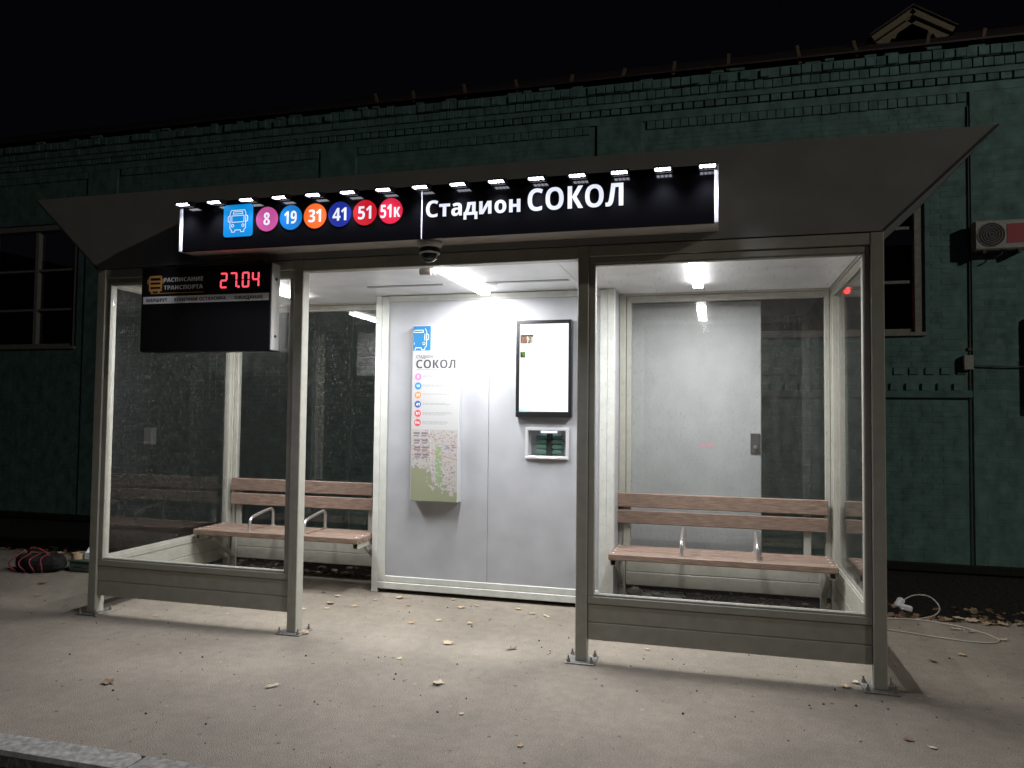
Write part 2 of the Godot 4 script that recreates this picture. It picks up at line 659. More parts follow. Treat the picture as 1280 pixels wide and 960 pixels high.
	while x < hi:
		if rng.randf() > 0.4:
			box(b, "eaves_brick", Vector3(x, 7.195, 0.02), Vector3(x + rng.randf_range(0.12, 0.25), 7.235 + rng.randf_range(0.0, 0.035), 0.15 + rng.randf_range(-0.04, 0.02)), shades[rng.randi() % 4], 0.009)
		x += 0.265
	# running bond over the panels and pilasters: the ones that show largest are parts, the rest one mass
	var spots := []
	var row := 0
	var y := 0.066
	while y < 6.43:
		x = lo + (0.13 if row % 2 else 0.0)
		while x < hi:
			var c := Vector2(x + 0.125, y + 0.034)
			var free := true
			for w in wins:
				if c.x > w[0] - 0.13 and c.x < w[1] + 0.13 and c.y > w[2] - 0.04 and c.y < w[3] + 0.04:
					free = false
			if y > 2.28 and y < 2.76 and c.x > 3.0 and c.x < 7.68:
				free = false
			var out := 0.0
			for p in pil:
				if c.x > p[0] - 0.13 and c.x < p[1] + 0.13:
					if c.x > p[0] + 0.12 and c.x < p[1] - 0.12:
						out = 0.032
					else:
						free = false
			if free:
				spots.append([c, out])
			x += 0.26
		y += 0.077
		row += 1
	var rest := []
	var parts := 0
	for s in spots:
		var c: Vector2 = s[0]
		var at := Vector3(c.x + rng.randf_range(-0.003, 0.003), c.y + rng.randf_range(-0.002, 0.002), s[1] - 0.003 + rng.randf_range(-0.0012, 0.0012))
		if c.x > 6.9 and c.x < 9.2 and c.y > 2.0 and parts < 300:
			parts += 1
			put(b, "brick", block(Vector3(0.251, 0.069, 0.010), 0.003), shades[rng.randi() % 4], at)
		else:
			rest.append(at)
	var mm := MultiMesh.new()
	mm.transform_format = MultiMesh.TRANSFORM_3D
	mm.mesh = block(Vector3(0.251, 0.069, 0.010), 0.003)
	mm.instance_count = rest.size()
	for k in rest.size():
		mm.set_instance_transform(k, Transform3D(Basis(), rest[k]))
	var mi := MultiMeshInstance3D.new()
	mi.name = "brickwork"
	mi.multimesh = mm
	mi.material_override = paint
	mi.set_meta("kind", "stuff")
	b.add_child(mi)
	# band under the right window with two rows of dentils
	box(b, "sill_band", Vector3(3.10, 2.335, mortar + 0.001), Vector3(7.58, 2.435, 0.05), paint3, 0.006)
	x = 3.15
	while x < 7.4:
		box(b, "band_dentil", Vector3(x, 2.437, mortar + 0.001), Vector3(x + 0.10, 2.540, 0.030), shades[rng.randi() % 4], 0.007)
		box(b, "band_dentil", Vector3(x + 0.05, 2.66, mortar + 0.001), Vector3(x + 0.17, 2.755, 0.018), shades[rng.randi() % 4], 0.007)
		x += 0.20
	# windows
	for k in 2:
		var w: Array = wins[k]
		var pane_m := glass_mat()
		var win := Node3D.new()
		win.name = "window"
		b.add_child(win, true)
		box(win, "casing", Vector3(w[0], w[2], -0.20), Vector3(w[0] + 0.13, w[3], -0.04), wood, 0.006)
		box(win, "casing", Vector3(w[1] - 0.13, w[2], -0.20), Vector3(w[1], w[3], -0.04), wood, 0.006)
		box(win, "casing", Vector3(w[0] + 0.131, w[3] - 0.115, -0.20), Vector3(w[1] - 0.131, w[3], -0.04), wood, 0.006)
		box(win, "sill", Vector3(w[0] + 0.001, w[2] + 0.001, -0.201), Vector3(w[1] - 0.001, w[2] + 0.055, 0.045), wood, 0.006)
		box(win, "frame", Vector3(w[0] + 0.131, w[2] + 0.056, -0.18), Vector3(w[1] - 0.131, w[2] + 0.115, -0.09), wood, 0.004)
		var cols := [w[0] + 0.131, w[0] + 1.22, w[0] + 2.36, w[1] - 0.131] if k == 0 else [w[0] + 0.131, w[0] + 1.16, w[0] + 2.28, w[1] - 0.131]
		for q in [1, 2]:
			box(win, "mullion", Vector3(cols[q] - 0.042, w[2] + 0.116, -0.18), Vector3(cols[q] + 0.042, w[3] - 0.116, -0.088), wood, 0.004)
		var bars := [3.985, 4.76]
		for q in 3:
			for yb in bars:
				box(win, "glazing_bar", Vector3(cols[q] + 0.044, yb - 0.021, -0.175), Vector3(cols[q + 1] - 0.044, yb + 0.021, -0.092), wood, 0.003)
			var ys := [w[2] + 0.116, bars[0], bars[1], w[3] - 0.116]
			for r in 3:
				box(win, "pane", Vector3(cols[q] + 0.043, ys[r] + 0.018, -0.166), Vector3(cols[q + 1] - 0.043, ys[r + 1] - 0.018, -0.162), pane_m, 0.0)
	# roof, eaves board, brackets and dormer
	put(b, "roof", plate(PackedVector2Array([Vector2(-0.22, 7.245), Vector2(-0.22, 7.27), Vector2(5.2, 9.90), Vector2(10.8, 7.26), Vector2(10.8, 7.24), Vector2(5.2, 9.85)]), x_hi - x_lo + 0.6), tin, Vector3(x_lo - 0.3, 0, 0), Vector3(0, PI / 2, 0))
	box(b, "eaves_board", Vector3(x_lo - 0.2, 7.196, -0.45), Vector3(x_hi + 0.2, 7.24, 0.015), tin, 0.0)
	var rust := mat("bracket rust", Color(0.26, 0.18, 0.12), 0.9, 0.0, noise_tex("soil grain", 0.05, 0.35, 1.0, 5), 3.0)
	for k in 14:
		put(b, "gutter_bracket", block(Vector3(0.05, 0.22 + rng.randf_range(-0.05, 0.05), 0.04), 0.005), rust, Vector3(-1.46 + k * 0.845 + rng.randf_range(-0.1, 0.1), 7.33, 0.15), Vector3(rng.randf_range(-0.3, 0.3), 0, rng.randf_range(-0.3, 0.3)))
	var dm := mat("dormer wood", Color(0.21, 0.18, 0.115), 0.85, 0.0, flake, 2.0)
	var dormer := Node3D.new()
	dormer.name = "dormer"
	b.add_child(dormer)
	var dz := -2.67
	var ap := Vector2(7.50, 9.22)
	for s in [-1.0, 1.0]:
		var d := Vector2(0.665 * s, -0.43)
		var nrm := Vector2(-d.y, d.x).normalized() * 0.09
		if nrm.y > 0:
			nrm = -nrm
		put(dormer, "barge_board", plate(PackedVector2Array([ap, ap + d, ap + d + nrm, ap + nrm * 1.1]), 0.06), dm, Vector3(0, 0, dz))
		put(dormer, "barge_board", plate(PackedVector2Array([ap + nrm * 1.3, ap + d * 0.98 + nrm * 1.25, ap + d * 0.92 + nrm * 2.1, ap + nrm * 2.3]), 0.03), dm, Vector3(0, 0, dz - 0.04))
		put(dormer, "carved_bracket", plate(PackedVector2Array([ap + d * 0.93 + nrm * 2.2, ap + d * 0.50 + nrm * 2.2, ap + d * 0.58 + nrm * 2.2 + Vector2(0, -0.08), ap + d * 0.66 + nrm * 2.2 + Vector2(0, -0.03), ap + d * 0.72 + nrm * 2.2 + Vector2(0, -0.09), ap + d * 0.85 + nrm * 2.2 + Vector2(0, -0.05)]), 0.05), dm, Vector3(0, 0, dz - 0.03))
		put(dormer, "roof_slope", plate(PackedVector2Array([ap + Vector2(0, 0.03), ap + d * 1.05 + Vector2(0, 0.03), ap + d * 1.05 + Vector2(0, 0.055), ap + Vector2(0, 0.055)]), 1.7), tin, Vector3(0, 0, dz - 1.6))
	box(dormer, "cheek", Vector3(7.03, 8.2, dz - 1.5), Vector3(7.08, 8.76, dz - 0.12), tin, 0.0)
	box(dormer, "cheek", Vector3(7.92, 8.2, dz - 1.5), Vector3(7.97, 8.76, dz - 0.12), tin, 0.0)
	box(dormer, "louvre", Vector3(7.081, 8.2, dz - 0.30), Vector3(7.919, 8.74, dz - 0.27), dark, 0.0)

	# things fixed to the wall
	var acw := mat("aged white enamel", Color(0.42, 0.42, 0.38), 0.5, 0.0, flake, 1.8)
	var acd := mat("fan black", Color(0.02, 0.02, 0.02), 0.6)
	var ac := thing("air_conditioner", "small aged air conditioner outdoor unit with round fan grille and red label on the wall", "air conditioner", Vector3(7.565, 3.70, WALL + 0.036))
	var a1 := Vector3(0.66, 0.40, 0.22)
	box(ac, "casing", Vector3(0, 0, 0.05), a1, acw, 0.018)
	put(ac, "fan_opening", plate(disc(0.160, 28), 0.006), acd, Vector3(0.20, 0.20, a1.z + 0.0005))
	for k in 5:
		var ring := PackedVector3Array()
		for q in 25:
			ring.append(Vector3(cos(TAU * q / 24), sin(TAU * q / 24), 0) * (0.03 + 0.033 * k) + Vector3(0.20, 0.20, a1.z + 0.013))
		put(ac, "grille_ring", tube(ring, 0.003, 5), acw)
	box(ac, "label", Vector3(0.385, 0.08, a1.z + 0.0005), Vector3(0.60, 0.34, a1.z + 0.005), mat("red label", Color(0.34, 0.03, 0.04), 0.5), 0.001)
	for k in 2:
		box(ac, "bracket", Vector3(0.10 + 0.42 * k, -0.045, -0.0025), Vector3(0.14 + 0.42 * k, -0.002, 0.21), rust, 0.003)
	put(ac, "drain_hose", tube(smooth_path([Vector3(0.36, -0.001, 0.14), Vector3(0.33, -0.06, 0.15), Vector3(0.24, -0.11, 0.14)], 6), 0.010, 6), acd)
	var pipe := mat("wall pipe", Color(0.09, 0.11, 0.10), 0.7)
	var conduit := thing("wall_conduit", "thin dark conduit running down the turquoise wall beside the air conditioner", "pipe", Vector3(7.562, FOOT + 0.06, WALL + 0.016))
	put(conduit, "pipe", tube(PackedVector3Array([Vector3(0, 0, 0), Vector3(0, 2.2, 0), Vector3(0.006, 4.0, 0), Vector3(0.006, 6.35, 0)]), 0.008, 8), pipe)
	box(conduit, "junction_box", Vector3(-0.10, 2.66, -0.010), Vector3(0.02, 2.86, 0.08), acw, 0.008)
	put(conduit, "wire", tube(smooth_path([Vector3(0.018, 2.72, 0.06), Vector3(0.3, 2.71, 0.062), Vector3(0.6, 2.70, 0.06), Vector3(1.6, 2.72, 0.06)], 6), 0.010, 6), pipe)
	put(conduit, "clip", block(Vector3(0.06, 0.04, 0.03)), rust, Vector3(0.0, 2.95, -0.005))
	var cab := thing("meter_cabinet", "dark metal cabinet on the wall past the air conditioner", "cabinet", Vector3(8.31, 1.57, WALL))
	box(cab, "body", Vector3(0, 0, 0.0085), Vector3(0.70, 1.27, 0.22), mat("cabinet paint", Color(0.035, 0.04, 0.04), 0.6), 0.008)
	box(cab, "door", Vector3(0.03, 0.03, 0.221), Vector3(0.67, 1.24, 0.236), mat("cabinet paint", Color(0.035, 0.04, 0.04), 0.6), 0.004)
	var mb := thing("meter_box", "small white plastic meter box on the wall seen through the glass", "box", Vector3(-5.90, 0.78, WALL))
	box(mb, "body", Vector3(0, 0, 0.009), Vector3(0.19, 0.32, 0.13), mat("white plastic", Color(0.75, 0.76, 0.76), 0.5), 0.015)
	box(mb, "lid", Vector3(0.02, 0.02, 0.1305), Vector3(0.17, 0.30, 0.142), mat("white plastic", Color(0.75, 0.76, 0.76), 0.5), 0.005)
	var al := thing("alarm_lamp", "small red alarm lamp glowing on the window frame behind the glass", "lamp", Vector3(6.01, FOOT + 3.962, WALL - 0.13))
	put(al, "lamp_lens", lathe([Vector2(0.0, 0.0), Vector2(0.045, 0.0), Vector2(0.045, -0.05), Vector2(0.030, -0.085), Vector2(0.0, -0.092)], 14), glow("red lamp", Color(1.0, 0.05, 0.06), 4.0), Vector3(0, -0.037, 0.075))
	put(al, "base", block(Vector3(0.11, 0.036, 0.08)), mat("cabinet paint", Color(0.035, 0.04, 0.04), 0.6), Vector3(0, -0.0185, 0.055))

# ---------------------------------------------------------------- shelter
func frame_mat() -> StandardMaterial3D:
	return mat("frame paint", Color(0.385, 0.378, 0.322), 0.45, 0.0, noise_tex("frame wear", 0.02, 0.92, 1.0, 4), 0.9)

func pane(parent: Node, a: Vector3, b: Vector3, dusty: int) -> void:
	var p := box(parent, "glass_pane", a, b, glass_mat(), 0.0)
	if dusty:
		var s := b - a
		var thin := 0 if s.x < s.z else 2
		var size := s
		size[thin] = 0.0004
		var at := Vector3.ZERO
		at[thin] = signf(dusty) * (s[thin] / 2 + 0.0012)
		put(p, "dust_film", block(size, 0.0), dust_mat(absi(dusty) == 2), at)

# one glazed bay; axis 0 runs along x (z fixed), axis 2 runs along z (x fixed)
func bay(parent: Node, axis: int, u0: float, u1: float, c0: float, c1: float, dusty: int, head := 2.293) -> void:
	var top := 2.33
	var f := frame_mat()
	var g := func(u: float, y: float, c: float) -> Vector3: return Vector3(u, y, c) if axis == 0 else Vector3(c, y, u)
	var order := func(a: Vector3, b: Vector3) -> Array: return [a.min(b), a.max(b)]
	var add := func(called: String, ua: float, ub: float, ya: float, yb: float, ca: float, cb: float, bev: float) -> void:
		var q: Array = order.call(g.call(ua, ya, ca), g.call(ub, yb, cb))
		box(parent, called, q[0], q[1], f, bev)
	var cm := (c0 + c1) / 2
	# two hollow planks and the frame above them
	add.call("plank", u0, u1, 0.128, 0.229, c0 + 0.004, c1 - 0.004, 0.005)
	add.call("plank", u0, u1, 0.2295, 0.332, c0 + 0.004, c1 - 0.004, 0.005)
	add.call("frame_rail", u0, u1, 0.3335, 0.375, c0, c1, 0.003)
	add.call("frame_rail", u0, u1, head, top, c0, c1, 0.003)
	add.call("frame_stile", u0, u0 + 0.036, 0.3755, head - 0.0005, c0, c1, 0.003)
	add.call("frame_stile", u1 - 0.036, u1, 0.3755, head - 0.0005, c0, c1, 0.003)
	# thin glazing beads inside and out
	for s in [-1.0, 1.0]:
		add.call("glazing_bead", u0 + 0.0365, u1 - 0.0365, 0.3755, 0.388, cm + s * 0.006, cm + s * 0.020, 0.002)
		add.call("glazing_bead", u0 + 0.0365, u1 - 0.0365, head - 0.010, head - 0.0005, cm + s * 0.006, cm + s * 0.020, 0.002)
	var q: Array = order.call(g.call(u0 + 0.0368, 0.376, cm - 0.004), g.call(u1 - 0.0368, head - 0.001, cm + 0.004))
	pane(parent, q[0], q[1], dusty)

func base_plate(parent: Node, x: float, z: float) -> void:
	var steel := mat("galvanised steel", Color(0.50, 0.50, 0.48), 0.45, 0.7, noise_tex("concrete", 0.03, 0.62, 1.0, 5), 3.0)
	var p := box(parent, "base_plate", Vector3(x - 0.085, 0.001, z - 0.085), Vector3(x + 0.085, 0.009, z + 0.085), steel, 0.002)
	for k in 4:
		var at := Vector3([-0.066, 0.066, 0.066, -0.066][k], 0.004, [-0.066, -0.066, 0.066, 0.066][k])
		put(p, "bolt", lathe([Vector2(0.0, 0.034), Vector2(0.005, 0.034), Vector2(0.005, 0.018), Vector2(0.010, 0.018), Vector2(0.010, 0.008), Vector2(0.013, 0.008), Vector2(0.013, 0.0)], 6), mat("bolt steel", Color(0.30, 0.26, 0.22), 0.5, 0.6), at)

func make_shelter() -> void:
	var f := frame_mat()
	var s := thing("bus_shelter", "grey metal and glass bus shelter with flared trapezoid roof fascia", "bus shelter")
	# front and rear posts
	for p in [[0.0, 0.066], [1.558, 1.624], [3.423, 3.489], [4.992, W]]:
		box(s, "post", Vector3(p[0], 0.0095, -0.080), Vector3(p[1], 2.398, 0.0), f, 0.004)
		base_plate(s, (p[0] + p[1]) / 2, -0.04)
	for p in [[0.0, 0.066], [4.992, W]]:
		box(s, "post", Vector3(p[0], 0.0095, BACK - 0.04), Vector3(p[1], 2.398, BACK + 0.04), f, 0.004)
		base_plate(s, (p[0] + p[1]) / 2, BACK)
	# head beams
	for q in [[0.067, 1.557], [3.490, 4.991]]:
		box(s, "head_beam", Vector3(q[0], 2.3325, -0.078), Vector3(q[1], 2.397, -0.003), f, 0.004)
	box(s, "head_beam", Vector3(1.625, 2.322, -0.078), Vector3(3.422, 2.397, -0.003), f, 0.004)
	for q in [[0.067, 1.53], [3.53, 4.991]]:
		box(s, "head_beam", Vector3(q[0], 2.3325, BACK - 0.037), Vector3(q[1], 2.397, BACK + 0.037), f, 0.004)
	for x in [0.0, 4.992]:
		box(s, "head_beam", Vector3(x + 0.002, 2.3325, BACK + 0.041), Vector3(x + 0.064, 2.397, -0.081), f, 0.004)
	# glazed bays
	bay(s, 0, 0.068, 1.556, -0.062, -0.012, -1)
	bay(s, 0, 3.491, 4.990, -0.062, -0.012, -1)
	bay(s, 0, 0.068, 1.515, BACK - 0.025, BACK + 0.025, 1)
	bay(s, 0, 3.535, 4.990, BACK - 0.025, BACK + 0.025, 2)
	bay(s, 2, BACK + 0.042, -0.082, 0.008, 0.058, 1)
	bay(s, 2, BACK + 0.042, -0.082, W - 0.058, W - 0.008, -1)
	# rear posts beside the kiosk
	for x in [1.517, 3.482]:
		box(s, "post", Vector3(x, 0.0, BACK - 0.03), Vector3(x + 0.05, 2.397, BACK + 0.03), f, 0.003)
	# ceiling of flat panels with narrow joints
	var cm := mat("ceiling panel", Color(0.82, 0.83, 0.845), 0.38, 0.0, noise_tex("panel haze", 0.01, 0.93, 1.0, 3), 0.6)
	var xs := [0.068, 0.94, 1.80, 3.26, 4.12, 4.99]
	for k in 5:
		box(s, "ceiling_panel", Vector3(xs[k] + 0.0015, 2.347, BACK + 0.042), Vector3(xs[k + 1] - 0.0015, 2.360, -0.656), cm, 0.002)
		box(s, "ceiling_panel", Vector3(xs[k] + 0.0015, 2.347, -0.653), Vector3(xs[k + 1] - 0.0015, 2.360, -0.082), cm, 0.002)
	# slim vents let into the ceiling
	var vent := mat("vent grey", Color(0.30, 0.30, 0.30), 0.5)
	for v in [[2.62, 3.22], [1.70, 2.30]]:
		box(s, "ceiling_vent", Vector3(v[0], 2.341, -0.80), Vector3(v[1], 2.3465, -0.755), vent, 0.001)
		box(s, "ceiling_vent", Vector3(v[0], 2.338, -0.83), Vector3(v[0] + 0.07, 2.3465, -0.802), cm, 0.001)
	# roof: an inverted trapezoid as deep as the shelter
	var roofm := mat("fascia panel", Color(0.262, 0.266, 0.248), 0.42, 0.0, noise_tex("frame wear", 0.02, 0.92, 1.0, 4), 0.35)
	var tip := mat("roof edge trim", Color(0.05, 0.05, 0.05), 0.5)
	var trap := PackedVector2Array([Vector2(0.0, 2.402), Vector2(W, 2.402), Vector2(5.600, 2.920), Vector2(-0.565, 2.930)])
	put(s, "fascia", plate(trap, 0.012), roofm, Vector3(0, 0, -0.010))
	put(s, "rear_fascia", plate(trap, 0.012), roofm, Vector3(0, 0, BACK - 0.062))
	for e in [[Vector2(W, 2.402), Vector2(5.600, 2.920)], [Vector2(0.0, 2.402), Vector2(-0.565, 2.930)]]:
		var a: Vector2 = e[0]
		var c: Vector2 = e[1]
		var inw := Vector2(-0.012 if a.x > 1 else 0.012, 0.0)
		put(s, "roof_side", plate(PackedVector2Array([a, c, c + inw, a + inw]), -BACK + 0.038), roofm, Vector3(0, 0, BACK - 0.049))
		# dark trim along the slanted corner
		var d := (c - a).normalized()
		var n := Vector2(-d.y, d.x) * 0.009
		put(s, "corner_trim", plate(PackedVector2Array([a - n * 0.3, c - n * 0.3, c + n, a + n]), 0.016), tip, Vector3(0, 0, -0.0115))
	put(s, "roof_deck", plate(PackedVector2Array([Vector2(-0.54, 2.90), Vector2(5.575, 2.892), Vector2(5.575, 2.902), Vector2(-0.54, 2.91)]), -BACK + 0.03), roofm, Vector3(0, 0, BACK - 0.045))
	put(s, "soffit_deck", block(Vector3(W - 0.01, 0.010, -BACK - 0.0), 0.0), roofm, Vector3(W / 2, 2.408, BACK / 2 - 0.014))

# ---------------------------------------------------------------- kiosk
func make_kiosk() -> void:
	var f := mat("kiosk frame", Color(0.60, 0.61, 0.565), 0.42, 0.0, noise_tex("frame wear", 0.02, 0.92, 1.0, 4), 0.9)
	var p := mat("kiosk panel", Color(0.41, 0.415, 0.435), 0.42, 0.0, noise_tex("panel haze", 0.01, 0.93, 1.0, 3), 0.6)
	var k := thing("kiosk", "windowless grey panelled equipment kiosk standing in the middle of the shelter", "kiosk")
	var z := KF
	for x in [1.570, 3.430]:
		box(k, "corner_post", Vector3(x, 0.0, z - 0.06), Vector3(x + 0.052, 2.345, z + 0.004), f, 0.003)
	box(k, "stile", Vector3(1.6225, 0.086, z - 0.05), Vector3(1.682, 2.340, z + 0.002), f, 0.003)
	box(k, "stile", Vector3(3.375, 0.086, z - 0.05), Vector3(3.4295, 2.340, z + 0.002), f, 0.003)
	box(k, "base_rail", Vector3(1.6225, 0.032, z - 0.05), Vector3(3.4295, 0.085, z + 0.006), f, 0.004)
	box(k, "base_rail", Vector3(1.6825, 0.086, z - 0.05), Vector3(3.3745, 0.134, z + 0.001), f, 0.004)
	box(k, "head_rail", Vector3(1.6825, 2.296, z - 0.05), Vector3(3.3745, 2.342, z + 0.002), f, 0.004)
	box(k, "panel", Vector3(1.6825, 0.1345, z - 0.04), Vector3(2.5195, 2.2955, z - 0.008), p, 0.002)
	# the right panel leaves an opening for the equipment window
	var wx := [2.838, 3.126, 1.102, 1.292]
	box(k, "panel", Vector3(2.5225, 0.1345, z - 0.04), Vector3(3.3745, 1.102, z - 0.008), p, 0.0)
	box(k, "panel", Vector3(2.5225, 1.102, z - 0.04), Vector3(2.838, 1.292, z - 0.008), p, 0.0)
	box(k, "panel", Vector3(3.126, 1.102, z - 0.04), Vector3(3.3745, 1.292, z - 0.008), p, 0.0)
	box(k, "panel", Vector3(2.5225, 1.292, z - 0.04), Vector3(3.3745, 2.2955, z - 0.008), p, 0.0)
	# cabin behind
	var zb := -2.30
	box(k, "side_wall", Vector3(1.572, 0.03, zb), Vector3(1.612, 2.345, z - 0.061), p, 0.002)
	box(k, "side_wall", Vector3(3.440, 0.03, zb), Vector3(3.480, 2.345, z - 0.061), p, 0.002)
	box(k, "rear_wall", Vector3(1.613, 0.03, zb), Vector3(3.439, 2.345, zb + 0.04), p, 0.002)
	box(k, "cabin_roof", Vector3(1.571, 2.347, zb), Vector3(3.481, 2.39, BACK - 0.065), p, 0.002)
	box(k, "cabin_floor", Vector3(1.613, 0.03, zb + 0.041), Vector3(3.439, 0.07, z - 0.051), p, 0.002)
	for q in [[1.60, -1.35], [3.45, -1.35], [1.60, -2.2], [3.45, -2.2]]:
		box(k, "foot", Vector3(q[0] - 0.06, 0.001 if q[1] > -1.6 else -0.13, q[1] - 0.06), Vector3(q[0] + 0.06, 0.029, q[1] + 0.06), f, 0.002)
	# equipment window
	var alu := mat("aluminium", Color(0.66, 0.66, 0.67), 0.35, 0.35)
	var w := Node3D.new()
	w.name = "equipment_window"
	k.add_child(w)
	var o := [2.816, 3.147, 1.080, 1.315]
	for e in [[o[0], o[1], o[3] - 0.022, o[3]], [o[0], o[1], o[2], o[2] + 0.022]]:
		box(w, "frame", Vector3(e[0], e[2], z - 0.0075), Vector3(e[1], e[3], z + 0.014), alu, 0.003)
	for e in [[o[0], o[0] + 0.022], [o[1] - 0.022, o[1]]]:
		box(w, "frame", Vector3(e[0], o[2] + 0.0225, z - 0.0075), Vector3(e[1], o[3] - 0.0225, z + 0.014), alu, 0.003)
	box(w, "back_plate", Vector3(2.80, 1.07, z - 0.115), Vector3(3.16, 1.325, z - 0.105), p, 0.0)
	box(w, "cable_duct", Vector3(2.962, 1.104, z - 0.1045), Vector3(3.004, 1.270, z - 0.075), mat("black plastic", Color(0.02, 0.022, 0.022), 0.5), 0.002)
	for e in [[2.83, 2.8385, 1.10, 1.295], [3.1255, 3.134, 1.10, 1.295]]:
		box(w, "reveal", Vector3(e[0], e[2], z - 0.104), Vector3(e[1], e[3], z - 0.041), alu, 0.0)
	box(w, "reveal", Vector3(2.8387, 1.094, z - 0.104), Vector3(3.1253, 1.1015, z - 0.041), alu, 0.0)
	box(w, "reveal", Vector3(2.8387, 1.2925, z - 0.104), Vector3(3.1253, 1.300, z - 0.041), alu, 0.0)
	var term := mat("terminal green", Color(0.06, 0.16, 0.11), 0.5)
	var chrome := mat("terminal metal", Color(0.55, 0.58, 0.58), 0.3, 0.6)
	for c in 2:
		for r in 4:
			var x0 := 2.882 + c * 0.125
			var y0 := 1.118 + r * 0.038
			box(w, "terminal", Vector3(x0, y0, z - 0.1045), Vector3(x0 + 0.078, y0 + 0.022, z - 0.070), term, 0.002)
			box(w, "terminal_cap", Vector3(x0 + 0.004, y0 + 0.0225, z - 0.098), Vector3(x0 + 0.074, y0 + 0.027, z - 0.072), chrome, 0.001)
	box(w, "led_strip", Vector3(2.92, 1.274, z - 0.09), Vector3(3.04, 1.289, z - 0.05), glow("led strip", Color(0.80, 0.90, 1.0), 1.4), 0.002)
	put(w, "cable_loop", tube(smooth_path([Vector3(2.90, 1.093, z + 0.02), Vector3(2.95, 1.087, z + 0.024), Vector3(2.985, 1.095, z + 0.025), Vector3(3.02, 1.087, z + 0.024), Vector3(3.07, 1.094, z + 0.02)], 6), 0.004, 6), alu)
	# door swung open behind the rear glass
	var d := thing("kiosk_door", "pale grey kiosk door swung open behind the rear glass with dark lock", "door", Vector3(3.49, 0.12, -1.78))
	var dm := mat("door paint", Color(0.44, 0.46, 0.455), 0.5, 0.0, noise_tex("panel haze", 0.01, 0.93, 1.0, 3), 0.6)
	box(d, "leaf", Vector3(0, 0, -0.04), Vector3(1.045, 2.19, 0.0), dm, 0.004)
	for y in [0.3, 1.1, 1.9]:
		put(d, "hinge", lathe([Vector2(0, 0), Vector2(0.011, 0), Vector2(0.011, 0.09), Vector2(0, 0.09)], 10), f, Vector3(0.006, y, 0.010))
	var lock := mat("lock dark", Color(0.08, 0.075, 0.07), 0.4, 0.3)
	var lk := box(d, "lock", Vector3(0.965, 1.01, 0.0005), Vector3(1.035, 1.165, 0.016), lock, 0.004)
	put(lk, "knob", lathe([Vector2(0.0, 0.03), Vector2(0.012, 0.03), Vector2(0.015, 0.02), Vector2(0.008, 0.006), Vector2(0.008, 0.0)], 12), mat("lock metal", Color(0.4, 0.4, 0.4), 0.35, 0.8), Vector3(0, -0.025, 0.0085), Vector3(PI / 2, 0, 0))
	box(d, "sticker", Vector3(0.58, 1.055, 0.0005), Vector3(0.70, 1.085, 0.0012), mat("pink print", Color(0.55, 0.36, 0.38), 0.6), 0.0)

	# information box
	make_poster()
	# screen
	var sc := thing("display_screen", "tall black framed display screen glowing white on the kiosk wall", "screen", Vector3(2.96, 1.755, z - 0.0075))
	var bez := mat("bezel black", Color(0.012, 0.012, 0.013), 0.3)
	box(sc, "housing", Vector3(-0.213, -0.363, 0.0), Vector3(0.213, 0.363, 0.045), bez, 0.004)
	for e in [[-0.213, 0.213, 0.337, 0.363], [-0.213, 0.213, -0.363, -0.322]]:
		box(sc, "bezel", Vector3(e[0], e[2], 0.0455), Vector3(e[1], e[3], 0.056), bez, 0.003)
	for e in [[-0.213, -0.187], [0.187, 0.213]]:
		box(sc, "bezel", Vector3(e[0], -0.3215, 0.0455), Vector3(e[1], 0.3365, 0.056), bez, 0.003)
	var si := Image.create(256, 448, false, Image.FORMAT_RGBA8)
	si.fill(Color(0.985, 0.99, 1.0))
	var sn := FastNoiseLite.new()
	sn.seed = 41
	sn.frequency = 0.03
	for y in range(56, 172):
		for x in range(4, 72):
			var v := sn.get_noise_2d(x, y)
			var c := Color(0.985, 0.99, 1.0)
			if y < 100:
				c = Color(0.62, 0.48, 0.40) if v > -0.35 + (x - 20) * 0.009 else Color(0.80, 0.90, 0.90)
				if absf(v - 0.1) < 0.05 and x < 50:
					c = Color(0.40, 0.29, 0.24)
				if y < 62:
					c = Color(0.25, 0.20, 0.18)
				if v > 0.3:
					c = Color(0.78, 0.62, 0.52)
			elif y > 142 and x < 30:
				c = Color(0.35, 0.55, 0.25) if v > 0.0 else Color(0.32, 0.24, 0.18)
			elif v > 0.35:
				c = Color(0.75, 0.93, 0.93)
			si.set_pixel(x, y, c)
	for y in range(425, 448):
		for x in 96:
			var t := clampf((y - 425) / 23.0 * (1.0 - x / 96.0), 0, 1)
			si.set_pixel(x, y, Color(0.985, 0.99, 1.0).lerp(Color(0.55, 0.88, 0.90), t))
	si.fill_rect(Rect2i(228, 436, 12, 2), Color(0.4, 0.4, 0.4))
	var sm := StandardMaterial3D.new()
	sm.resource_name = "screen picture"
	sm.albedo_color = Color(0.02, 0.02, 0.02)
	sm.roughness = 0.15
	sm.emission_enabled = true
	sm.emission = Color(1, 1, 1)
	sm.emission_operator = BaseMaterial3D.EMISSION_OP_MULTIPLY
	sm.emission_texture = ImageTexture.create_from_image(si)
	sm.emission_energy_multiplier = 1.35
	put(sc, "screen_panel", uv_sheet(0.373, 0.657, 0.003), sm, Vector3(0, 0.0075, 0.0475))
	var sl := AreaLight3D.new()
	sl.name = "screen_glow"
	sl.area_size = Vector2(0.37, 0.65)
	sl.light_energy = 0.10
	sl.light_color = Color(0.95, 0.98, 1.0)
	sl.shadow_enabled = true
	sc.add_child(sl)
	sl.position = Vector3(0, 0.0075, 0.058)
	sl.rotation = Vector3(0, PI, 0)

